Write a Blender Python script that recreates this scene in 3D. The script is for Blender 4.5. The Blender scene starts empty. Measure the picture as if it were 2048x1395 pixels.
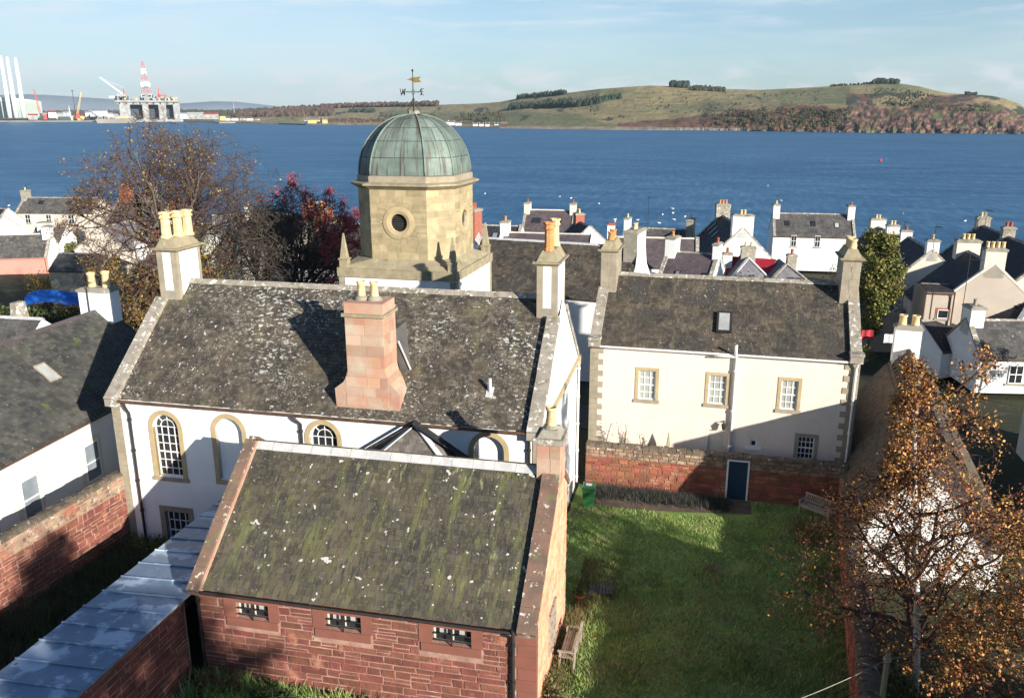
import bpy, math, random
import numpy as np
from mathutils import Vector, Matrix, noise, geometry
random.seed(7)
S=bpy.context.scene; COL=S.collection
# ------------------------------------------------ camera
CF,CP,CR,CY,CH=1663.5,math.radians(-15.84),math.radians(-0.115),math.radians(-13.46),17.73
fw=Vector((math.sin(CY)*math.cos(CP),math.cos(CY)*math.cos(CP),math.sin(CP)))
rt0=Vector((math.cos(CY),-math.sin(CY),0)); up0=rt0.cross(fw)
rt=rt0*math.cos(CR)+up0*math.sin(CR); upv=-rt0*math.sin(CR)+up0*math.cos(CR)
cd=bpy.data.cameras.new('camera'); cam=bpy.data.objects.new('camera',cd); COL.objects.link(cam)
cd.sensor_width=36; cd.lens=36*CF/2048; cd.clip_end=60000; cd.clip_start=0.5
cam.matrix_world=Matrix(((rt.x,upv.x,-fw.x,0),(rt.y,upv.y,-fw.y,0),(rt.z,upv.z,-fw.z,CH),(0,0,0,1)))
S.camera=cam
# ------------------------------------------------ light
SUN_AZ,SUN_EL=math.radians(53),math.radians(17.5)          # azimuth from -Y towards +X
sd=Vector((math.sin(SUN_AZ)*math.cos(SUN_EL),-math.cos(SUN_AZ)*math.cos(SUN_EL),math.sin(SUN_EL)))
ld=bpy.data.lights.new('sun','SUN'); ld.energy=4.9; ld.angle=math.radians(0.6); ld.color=(1,.935,.83)
lo=bpy.data.objects.new('sun',ld); COL.objects.link(lo); lo.rotation_euler=sd.to_track_quat('Z','Y').to_euler()
W=bpy.data.worlds.new('World'); S.world=W; W.use_nodes=True
wn=W.node_tree.nodes; wl=W.node_tree.links; wn.clear()
sky=wn.new('ShaderNodeTexSky'); sky.sky_type='NISHITA'; sky.sun_disc=False; sky.sun_elevation=SUN_EL
sky.sun_rotation=math.atan2(sd.x,sd.y); sky.air_density=1.0; sky.dust_density=.35; sky.ozone_density=1.5; sky.altitude=0
bg=wn.new('ShaderNodeBackground'); bg.inputs[1].default_value=.050; wo=wn.new('ShaderNodeOutputWorld')
def wnode(t,**k):
    n=wn.new(t)
    for a,b in k.items(): setattr(n,a,b)
    return n
tc=wnode('ShaderNodeTexCoord'); sep=wnode('ShaderNodeSeparateXYZ'); wl.new(tc.outputs['Generated'],sep.inputs[0])
def cloud(scale,stretch,lo_,hi_,z0,z1,z2,seed):
    mp=wnode('ShaderNodeMapping'); mp.inputs['Scale'].default_value=(1,1,stretch); mp.inputs['Location'].default_value=(seed,seed*.7,0)
    wl.new(tc.outputs['Generated'],mp.inputs[0])
    nz=wnode('ShaderNodeTexNoise'); nz.inputs['Scale'].default_value=scale; nz.inputs['Detail'].default_value=7; nz.inputs['Roughness'].default_value=.55; nz.inputs['Distortion'].default_value=.35
    wl.new(mp.outputs[0],nz.inputs[0])
    r=wnode('ShaderNodeMapRange'); r.inputs[1].default_value=lo_; r.inputs[2].default_value=hi_; wl.new(nz.outputs[0],r.inputs[0])
    b=wnode('ShaderNodeMapRange',interpolation_type='SMOOTHSTEP'); b.inputs[1].default_value=z0; b.inputs[2].default_value=z1; wl.new(sep.outputs[2],b.inputs[0])
    b2=wnode('ShaderNodeMapRange',interpolation_type='SMOOTHSTEP'); b2.inputs[1].default_value=z2; b2.inputs[2].default_value=z1; wl.new(sep.outputs[2],b2.inputs[0])
    m=wnode('ShaderNodeMath',operation='MULTIPLY'); wl.new(b.outputs[0],m.inputs[0]); wl.new(b2.outputs[0],m.inputs[1])
    m2=wnode('ShaderNodeMath',operation='MULTIPLY'); wl.new(m.outputs[0],m2.inputs[0]); wl.new(r.outputs[0],m2.inputs[1])
    return m2.outputs[0]
skycol=sky.outputs[0]
gm=wnode('ShaderNodeMix',data_type='RGBA',blend_type='MULTIPLY'); gm.inputs[0].default_value=1; gm.inputs[7].default_value=(.80,1.10,1.40,1); wl.new(skycol,gm.inputs[6]); skycol=gm.outputs[2]
for (col,fac,args) in (((8.6,9.9,10.8,1),.62,(1.2,3,.2,.55,-.3,.03,.26,5.1)),((8.4,9.4,10.0,1),.42,(4,11,.46,.75,.0,.12,.5,3.1)),((9.4,9.6,10.0,1),.7,(14,4,.47,.60,.004,.03,.065,1.7)),((9.4,9.8,10.4,1),.5,(6,9,.50,.66,.05,.11,.22,9.3))):
    c=cloud(*args); mf=wnode('ShaderNodeMath',operation='MULTIPLY'); mf.inputs[1].default_value=fac; wl.new(c,mf.inputs[0])
    mx=wnode('ShaderNodeMix',data_type='RGBA'); wl.new(mf.outputs[0],mx.inputs[0]); wl.new(skycol,mx.inputs[6]); mx.inputs[7].default_value=col; skycol=mx.outputs[2]
wl.new(skycol,bg.inputs[0]); wl.new(bg.outputs[0],wo.inputs[0])
S.view_settings.view_transform='Standard'; S.view_settings.look='None'; S.view_settings.exposure=0.92; S.view_settings.gamma=1
S.render.engine='CYCLES'
# ------------------------------------------------ pixel rays (2048 px frame) used only to measure the place
def ray(u,v): return fw+rt*((u-1024)/CF)+upv*((697.5-v)/CF)
def aty(u,v,Y): d=ray(u,v); return Vector((0,0,CH))+d*(Y/d.y)
def atz(u,v,Z): d=ray(u,v); return Vector((0,0,CH))+d*((Z-CH)/d.z)
def atd(u,v,D): return Vector((0,0,CH))+ray(u,v)*D      # D = depth along the view axis / cos
# ------------------------------------------------ materials
MATS={}
def mat(name,c1,c2=None,scale=2.0,rough=.85,bump=0.0,bscale=20.0,layers=(),island=0.0,spec=.3,metal=0.0,stretch=(1,1,1),attr=None,low=.35,high=.65,detail=5):
    m=bpy.data.materials.new(name); m.use_nodes=True; n=m.node_tree.nodes; l=m.node_tree.links
    b=n['Principled BSDF']; b.inputs['Roughness'].default_value=rough; b.inputs['Specular IOR Level'].default_value=spec; b.inputs['Metallic'].default_value=metal
    c2=c2 or tuple(x*.8 for x in c1)
    tcn=n.new('ShaderNodeTexCoord'); mp=n.new('ShaderNodeMapping'); mp.inputs['Scale'].default_value=stretch; l.new(tcn.outputs['Object'],mp.inputs[0])
    def nz(sc,det=5,loc=0,st=None):
        t=n.new('ShaderNodeTexNoise'); t.inputs['Scale'].default_value=sc; t.inputs['Detail'].default_value=det; t.inputs['Roughness'].default_value=.6
        if loc:
            q=n.new('ShaderNodeMapping'); q.inputs['Location'].default_value=(loc,loc*1.7,loc*.6); q.inputs['Scale'].default_value=st or (1,1,1); l.new(mp.outputs[0],q.inputs[0]); l.new(q.outputs[0],t.inputs[0])
        else: l.new(mp.outputs[0],t.inputs[0])
        return t.outputs[0]
    def rng(s,a,bb,smooth=True):
        r=n.new('ShaderNodeMapRange'); r.interpolation_type='SMOOTHSTEP' if smooth else 'LINEAR'; r.inputs[1].default_value=a; r.inputs[2].default_value=bb; l.new(s,r.inputs[0]); return r.outputs[0]
    def mix(f,a,bb):
        x=n.new('ShaderNodeMix'); x.data_type='RGBA'
        l.new(f,x.inputs[0])
        if isinstance(a,tuple): x.inputs[6].default_value=a+(1,)
        else: l.new(a,x.inputs[6])
        if isinstance(bb,tuple): x.inputs[7].default_value=bb+(1,)
        else: l.new(bb,x.inputs[7])
        return x.outputs[2]
    if attr:
        at=n.new('ShaderNodeAttribute'); at.attribute_name=attr
        x=n.new('ShaderNodeMix'); x.data_type='RGBA'; x.blend_type='MULTIPLY'; x.inputs[0].default_value=1
        cc=mix(rng(nz(scale,detail),low,high),(.72,.72,.72),(1.25,1.25,1.25)); l.new(at.outputs[0],x.inputs[6]); l.new(cc,x.inputs[7]); col=x.outputs[2]
    else: col=mix(rng(nz(scale,detail),low,high),c1,c2)
    if island:
        g=n.new('ShaderNodeNewGeometry'); hs=n.new('ShaderNodeHueSaturation'); l.new(col,hs.inputs['Color'])
        v=n.new('ShaderNodeMapRange'); v.inputs[3].default_value=1-island; v.inputs[4].default_value=1+island; l.new(g.outputs['Random Per Island'],v.inputs[0]); l.new(v.outputs[0],hs.inputs['Value'])
        wnz=n.new('ShaderNodeTexWhiteNoise'); wnz.noise_dimensions='1D'; l.new(g.outputs['Random Per Island'],wnz.inputs['W'])
        v2=n.new('ShaderNodeMapRange'); v2.inputs[3].default_value=.5-island*.05; v2.inputs[4].default_value=.5+island*.05; l.new(wnz.outputs[0],v2.inputs[0]); l.new(v2.outputs[0],hs.inputs['Hue'])
        col=hs.outputs[0]
    for k,L in enumerate(layers):
        lc,ls,a,bb=L[:4]; f=rng(nz(ls,L[4] if len(L)>4 else 4,loc=3.3+k*5.1,st=L[6] if len(L)>6 else None),a,bb)
        if len(L)>5 and L[5]:   # restrict to large areas
            f2=rng(nz(L[5],2,loc=17+k*3),.45,.62); mm=n.new('ShaderNodeMath'); mm.operation='MULTIPLY'; l.new(f,mm.inputs[0]); l.new(f2,mm.inputs[1]); f=mm.outputs[0]
        col=mix(f,col,lc)
    l.new(col,b.inputs['Base Color'])
    if bump:
        bp=n.new('ShaderNodeBump'); bp.inputs['Strength'].default_value=1; bp.inputs['Distance'].default_value=bump; l.new(nz(bscale,4),bp.inputs['Height']); l.new(bp.outputs[0],b.inputs['Normal'])
    MATS[name]=m; return m
LICH=(.52,.51,.46)
mat('slate_main',(.056,.048,.040),(.104,.084,.060),.9,.8,.004,30,[((.14,.135,.06),.9,.56,.78,4,0,(1,.45,.45)),((.17,.15,.115),3.2,.5,.72,8),(LICH,6.5,.565,.60,6,.18,(.8,1.3,1.3)),(LICH,12,.60,.64,5,.35,(.8,1.4,1.4)),(LICH,9,.65,.675,4,.22),(LICH,4.2,.645,.665,7),((.045,.038,.033),1.6,.56,.72,6)],island=.32)
mat('slate_annex',(.054,.049,.042),(.100,.084,.056),.8,.8,.006,30,[((.13,.115,.06),9,.5,.7,6),((.135,.135,.055),1.6,.50,.70,7,0,(1.6,.35,.35)),((.22,.22,.115),4.2,.56,.68,7,.5,(1.5,.5,.5)),((.050,.046,.044),4.5,.54,.68,6,0,(1.6,.4,.4)),((.09,.08,.08),2.0,.6,.75),(LICH,2.3,.685,.70,2),(LICH,5.5,.70,.715,2),((.06,.10,.02),3.1,.70,.76)],island=.26)
mat('slate_right',(.052,.046,.039),(.098,.079,.057),.9,.8,.004,30,[((.058,.052,.046),.5,.56,.62),((.15,.13,.085),2.4,.54,.75,8,0,(1.4,.5,.5)),(LICH,8,.64,.68,7,.3),(LICH,14,.68,.72,6)],island=.34)
mat('slate_left',(.050,.050,.048),(.080,.076,.064),.8,.8,.004,30,[((.34,.32,.27),4.5,.62,.70,8,.3),((.09,.12,.035),1.2,.62,.75),(LICH,6,.72,.75,3)],island=.3)
mat('slate_grey',(.066,.064,.064),(.105,.098,.090),1.0,.8,.004,20,[(LICH,3.5,.64,.72,8)],island=.25)
mat('slate_link',(.16,.14,.12),(.12,.105,.095),2.5,.8,.004,20,[((.22,.20,.17),5,.56,.7,6)],island=.3)
mat('slate_purple',(.105,.080,.085),(.085,.070,.074),.8,.75,.004,20,[((.20,.18,.17),4,.66,.76,7)],island=.2)
mat('slate_black',(.024,.024,.028),(.038,.036,.040),.8,.75,.004,20,[],island=.25)  # dark slate, blackened to carry the shade of slopes facing from the sun
mat('slate_lilac',(.20,.19,.20),(.155,.15,.165),1.2,.8,.004,20,[],island=.15)
mat('thatch',(.135,.105,.075),(.075,.058,.042),3.5,.95,.05,26,[((.20,.17,.13),7,.5,.8)],stretch=(1,1,1))
mat('thatch_ridge',(.115,.10,.085),(.07,.06,.05),5,.95,.06,30)
mat('harl_white',(.86,.855,.835),(.80,.795,.77),.7,.9,.02,24,[((.66,.64,.58),1.1,.66,.85,6,0,(1,1,.4)),((.55,.50,.42),.8,.70,.9,6,0,(2,2,.35))])
mat('harl_pink',(.72,.62,.53),(.66,.57,.49),.7,.9,.025,16,[((.60,.51,.43),1.8,.55,.78,7),((.48,.41,.34),.9,.60,.85,7,0,(2,2,.3))])
mat('harl_cream',(.66,.60,.50),(.60,.54,.45),.8,.9,.01,25,[((.48,.43,.36),1,.66,.9)])
mat('harl_pink_shaded',(.47,.40,.33),(.42,.36,.30),.8,.9,.01,25)  # sandy pink harl, darkened so the colour itself carries shade
mat('paint_pink',(.60,.25,.20),(.55,.24,.19),.8,.9,.01,25,[((.55,.30,.26),1.3,.62,.8)])
mat('render_left',(.74,.73,.70),(.68,.67,.63),.6,.9,.006,20,[((.5,.5,.47),.8,.68,.85)])
mat('sandstone_tan',(.40,.32,.19),(.31,.25,.15),2.2,.85,.01,18,[((.46,.31,.12),4,.6,.75),((.20,.17,.12),1.4,.62,.82)],island=.17)
mat('mortar_tan',(.50,.44,.31),(.42,.36,.26),3,.9)
mat('stone_grey',(.32,.29,.235),(.25,.225,.18),2.0,.9,.012,16,[((.19,.20,.10),1.6,.56,.72),((.48,.46,.40),3.5,.60,.70),((.12,.115,.09),3,.64,.78)])
mat('stone_green',(.33,.28,.18),(.26,.22,.145),2.2,.9,.012,16,[((.17,.175,.075),1.7,.58,.74),((.40,.34,.22),3,.56,.72),((.15,.13,.10),2.6,.66,.8)])
mat('stone_coping',(.34,.30,.25),(.25,.22,.18),2.2,.9,.012,16,[((.17,.16,.10),2.4,.52,.68),((.62,.60,.54),4.2,.56,.62,7),((.30,.17,.12),.9,.62,.75)])
mat('stone_coping_red',(.21,.125,.09),(.14,.095,.07),1.6,.9,.012,16,[((.16,.155,.07),1.9,.56,.72),((.56,.52,.45),5,.60,.66,6),((.12,.10,.08),2.2,.6,.75)])
mat('quoin',(.34,.29,.215),(.27,.23,.17),2.0,.9,.01,18,[((.20,.18,.13),2.5,.6,.78)])
mat('surround_gold',(.44,.34,.19),(.37,.29,.17),2.0,.85,.008,18,[((.28,.22,.14),2.2,.62,.78)])
mat('red_stone',(.225,.078,.054),(.155,.060,.045),2.4,.9,.03,14,[((.42,.19,.12),1.3,.58,.75),((.17,.085,.06),2.0,.62,.78)],island=.22)
mat('red_stone_dressed',(.23,.088,.062),(.20,.078,.056),1.4,.85,.006,20,[((.24,.10,.07),2.6,.6,.8)])
mat('pink_stone',(.43,.235,.155),(.43,.32,.235),1.0,.85,.008,20,[((.45,.40,.31),.9,.50,.78),((.46,.17,.10),1.3,.56,.80)],island=.2)
mat('mortar_red',(.40,.24,.185),(.27,.16,.125),2.2,.95,.02,18,[((.52,.42,.33),1.2,.58,.75)])
mat('mortar_garden',(.20,.115,.08),(.15,.09,.065),2.2,.95,.02,18)
mat('garden_stone',(.32,.105,.06),(.22,.08,.05),1.6,.95,.04,11,[((.40,.20,.12),1.0,.56,.72),((.13,.085,.06),1.2,.58,.74),((.33,.30,.22),2.2,.66,.74)],island=.3)
mat('garden_stone_pale',(.33,.25,.17),(.23,.15,.10),1.8,.95,.04,11,[((.13,.10,.075),2.2,.52,.66),((.50,.46,.38),4.2,.60,.66),((.30,.12,.075),1.0,.55,.7)],island=.3)
mat('wall_cope',(.15,.115,.085),(.09,.075,.055),2.0,.95,.05,9,[((.52,.49,.42),5,.60,.66,7),((.13,.14,.06),2,.6,.75)])
mat('gable_rubble',(.70,.35,.215),(.60,.29,.175),1.5,.95,.0,9,[((.70,.46,.32),3,.5,.75),((.42,.19,.12),1.2,.56,.8)],island=.22)
mat('copper',(.110,.145,.125),(.165,.210,.180),1.2,.6,.004,8,[((.075,.12,.105),1.0,.52,.72),((.17,.14,.13),1.6,.60,.74)],island=.22,spec=.4)
def copper_streaks():
    m=MATS['copper']; n=m.node_tree.nodes; l=m.node_tree.links; b=n['Principled BSDF']; src=b.inputs['Base Color'].links[0].from_socket
    uv=n.new('ShaderNodeUVMap'); mp=n.new('ShaderNodeMapping'); mp.inputs['Scale'].default_value=(7,.55,1); l.new(uv.outputs[0],mp.inputs[0])
    t=n.new('ShaderNodeTexNoise'); t.inputs['Scale'].default_value=1; t.inputs['Detail'].default_value=4; l.new(mp.outputs[0],t.inputs[0])
    r=n.new('ShaderNodeMapRange'); r.inputs[1].default_value=.50; r.inputs[2].default_value=.66; l.new(t.outputs[0],r.inputs[0])
    x=n.new('ShaderNodeMix'); x.data_type='RGBA'; l.new(r.outputs[0],x.inputs[0]); l.new(src,x.inputs[6]); x.inputs[7].default_value=(.085,.065,.05,1); l.new(x.outputs[2],b.inputs['Base Color'])
copper_streaks()
mat('lead',(.30,.315,.335),(.22,.235,.255),2.5,.55,.004,8,[((.42,.42,.42),1.4,.5,.58,6)],spec=.5)
mat('lead_roof',(.20,.27,.36),(.15,.205,.29),1.2,.42,.008,5,[((.46,.53,.62),.8,.49,.56,8),((.13,.17,.23),5,.55,.8,8,0,(.3,2,1)),((.10,.11,.12),3.4,.66,.74)],spec=.6)  # bluish base carries the sky's reflection in its colour
mat('lead_pale',(.56,.55,.54),(.44,.44,.44),3,.6,.003,8,[((.30,.30,.29),5,.62,.75)])
mat('iron',(.022,.021,.022),(.035,.025,.02),3,.55,.0,8,spec=.4)
mat('gutter_brown',(.13,.065,.035),(.07,.045,.03),3,.6)
mat('white_paint',(.78,.78,.75),(.72,.72,.69),3,.5)
mat('cream_paint',(.66,.60,.50),(.6,.55,.46),3,.5)
mat('pot_yellow',(.66,.52,.29),(.58,.42,.22),5,.75,.003,20,[((.66,.58,.42),4,.55,.7),((.30,.22,.14),5,.68,.8)])
mat('pot_orange',(.56,.21,.07),(.50,.26,.10),5,.75,.003,20,[((.60,.45,.26),3,.58,.75)])
mat('pot_red',(.36,.10,.055),(.30,.09,.05),5,.75)
mat('brick_red',(.36,.13,.08),(.28,.10,.07),5,.9,.01,20,[((.3,.27,.2),2,.6,.75)],island=.1)
mat('door_blue',(.012,.042,.085),(.010,.035,.07),3,.45,spec=.4)
mat('wood_grey',(.36,.31,.25),(.27,.23,.18),6,.8,.002,20,stretch=(1,1,1))
mat('wood_post',(.30,.25,.15),(.23,.19,.11),4,.85,.004,15,[((.22,.26,.10),2,.5,.7)])
mat('bin_green',(.03,.13,.045),(.025,.11,.04),3,.4,spec=.4)
mat('bin_paper',(.7,.7,.7),None,3,.5)
mat('terracotta',(.50,.20,.10),(.44,.18,.09),5,.8)
mat('gold',(.62,.42,.12),(.5,.33,.1),4,.35,metal=.75)
mat('bark_dark',(.055,.042,.034),(.085,.070,.055),3,.95,.02,12)
mat('bark_grey',(.13,.105,.08),(.08,.062,.05),3,.95,.02,12)
mat('bark_birch',(.62,.58,.52),(.50,.45,.38),2,.8,.006,12,[((.07,.055,.045),5,.58,.64,4)],stretch=(1,1,4))
mat('twig_red',(.11,.055,.045),(.075,.04,.035),3,.9)
mat('leaf_orange',(.50,.24,.07),(.35,.145,.042),1.2,.6,island=.5)
mat('leaf_brown',(.16,.095,.035),(.12,.08,.022),1.2,.7,island=.5)
mat('leaf_yellow',(.30,.21,.040),(.20,.15,.035),1.0,.65,island=.45)
mat('leaf_green',(.070,.090,.020),(.10,.105,.025),.8,.65,island=.5)
mat('leaf_dark',(.022,.038,.012),(.035,.052,.015),.8,.7,island=.4)
mat('leaf_gold',(.25,.20,.045),(.13,.14,.035),.7,.65,island=.45)
mat('berry_red',(.36,.035,.04),(.26,.03,.035),1.0,.6,island=.4)
mat('purple_herb',(.07,.062,.060),(.05,.055,.042),1.5,.8,island=.4)
mat('dry_grass',(.20,.16,.07),(.13,.13,.045),1.5,.8,island=.5)
mat('weeds',(.075,.085,.035),(.05,.06,.028),1.2,.7,island=.5)
mat('grass_blade',(.23,.34,.085),(.31,.39,.13),.5,.6,island=.45,layers=[((.32,.29,.15),.9,.50,.72),((.14,.22,.05),.4,.5,.7),((.30,.25,.14),.3,.58,.72,5)])
mat('lawn',(.13,.22,.05),(.18,.25,.07),1.2,.95,.05,9,[((.12,.12,.06),.7,.55,.72)])
mat('earth',(.045,.040,.022),(.035,.045,.018),.6,.95,.05,4,[((.085,.075,.055),.35,.55,.7)])
mat('path_earth',(.12,.085,.06),(.08,.06,.045),2,.95,.02,8)
mat('asphalt',(.05,.05,.052),(.06,.06,.06),2,.9)
mat('beach',(.30,.22,.15),(.24,.18,.13),.01,.95)
mat('tarp_blue',(.012,.12,.52),(.010,.10,.42),2,.4,spec=.5,bump=.02,bscale=5)
mat('red_metal',(.36,.020,.035),(.30,.02,.03),1,.6)
mat('concrete',(.30,.28,.24),(.24,.22,.19),.02,.9)
mat('glass_dark',(.016,.019,.024),(.028,.032,.040),1.3,.08,spec=.6)
mat('glass_sky',(.24,.27,.29),(.17,.20,.23),1.3,.15,spec=.6)
mat('glass_pale',(.42,.43,.40),(.30,.31,.30),.9,.25,spec=.5)
mat('curtain',(.45,.44,.40),(.38,.37,.34),2,.9)
mat('louvre',(.05,.045,.04),(.035,.03,.03),4,.7)
mat('rig_grey',(.34,.36,.35),(.22,.23,.23),.08,.6,layers=[((.24,.15,.11),.12,.5,.66)])
mat('rig_dark',(.05,.08,.11),(.04,.06,.08),.05,.7)
mat('rig_red',(.55,.06,.05),(.5,.05,.04),.05,.6)
mat('rig_white',(.75,.75,.73),(.7,.7,.68),.05,.6)
mat('rig_yellow',(.58,.46,.18),(.5,.38,.14),.05,.6)
mat('shed_green',(.36,.41,.36),(.30,.35,.31),.02,.7)
mat('shed_roof',(.48,.50,.49),(.44,.46,.45),.02,.7)
mat('far_white',(.72,.72,.69),(.66,.66,.64),.05,.8)
mat('far_roof',(.12,.12,.13),(.16,.15,.15),.05,.8)
mat('far_brown',(.105,.060,.042),(.065,.048,.030),.012,.95,island=.35)
mat('far_conifer',(.022,.038,.024),(.034,.048,.028),.012,.95,island=.35)
mat('gorse',(.045,.052,.026),(.060,.055,.03),.02,.95,island=.3)
mat('land',(1,1,1),None,.035,.95,attr='cover',layers=(),detail=9,low=.3,high=.7)
mat('far_hill_hazed',(.31,.36,.40),(.28,.33,.36),.002,.95)  # pale blue-grey: distance haze put into the base colour
mat('gull_white',(.85,.85,.85),None,1,.6)
mat('buoy_red',(.6,.08,.05),None,1,.5)
mat('cloth_red',(.45,.04,.05),None,3,.8); mat('cloth_white',(.7,.7,.7),None,3,.8)
def watermat():
    m=bpy.data.materials.new('sea_water'); m.use_nodes=True; n=m.node_tree.nodes; l=m.node_tree.links; b=n['Principled BSDF']
    tcn=n.new('ShaderNodeTexCoord'); 
    def nz(sc,st,rot=.3,det=4):
        mp=n.new('ShaderNodeMapping'); mp.inputs['Scale'].default_value=st; mp.inputs['Rotation'].default_value=(0,0,rot); l.new(tcn.outputs['Object'],mp.inputs[0])
        t=n.new('ShaderNodeTexNoise'); t.inputs['Scale'].default_value=sc; t.inputs['Detail'].default_value=det; t.inputs['Roughness'].default_value=.62; l.new(mp.outputs[0],t.inputs[0]); return t.outputs[0]
    r=n.new('ShaderNodeMapRange'); r.inputs[1].default_value=.35; r.inputs[2].default_value=.68; l.new(nz(.0035,(.35,2.2,1),.1,5),r.inputs[0])
    x=n.new('ShaderNodeMix'); x.data_type='RGBA'; l.new(r.outputs[0],x.inputs[0]); x.inputs[6].default_value=(.024,.098,.195,1); x.inputs[7].default_value=(.042,.138,.255,1)
    r2=n.new('ShaderNodeMapRange'); r2.inputs[1].default_value=.44; r2.inputs[2].default_value=.64; l.new(nz(.10,(.30,1,1),.2,9),r2.inputs[0])
    x2=n.new('ShaderNodeMix'); x2.data_type='RGBA'; x2.blend_type='MIX'; l.new(r2.outputs[0],x2.inputs[0]); l.new(x.outputs[2],x2.inputs[6]); x2.inputs[7].default_value=(.070,.175,.29,1)
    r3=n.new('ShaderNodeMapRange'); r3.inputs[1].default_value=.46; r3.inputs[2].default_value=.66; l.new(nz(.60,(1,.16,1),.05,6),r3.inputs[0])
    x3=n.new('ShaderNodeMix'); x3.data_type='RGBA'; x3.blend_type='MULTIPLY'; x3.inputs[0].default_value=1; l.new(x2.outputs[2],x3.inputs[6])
    x4=n.new('ShaderNodeMix'); x4.data_type='RGBA'; l.new(r3.outputs[0],x4.inputs[0]); x4.inputs[6].default_value=(.80,.85,.90,1); x4.inputs[7].default_value=(1.45,1.32,1.22,1); l.new(x4.outputs[2],x3.inputs[7])  # ripple light and dark put into the base colour
    l.new(x3.outputs[2],b.inputs['Base Color']); b.inputs['Roughness'].default_value=.42; b.inputs['Specular IOR Level'].default_value=.16
    bp=n.new('ShaderNodeBump'); bp.inputs['Distance'].default_value=.5; bp.inputs['Strength'].default_value=.8; l.new(nz(.55,(.45,1.2,1),.25,5),bp.inputs['Height']); l.new(bp.outputs[0],b.inputs['Normal'])
    MATS['sea_water']=m
watermat()
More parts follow.
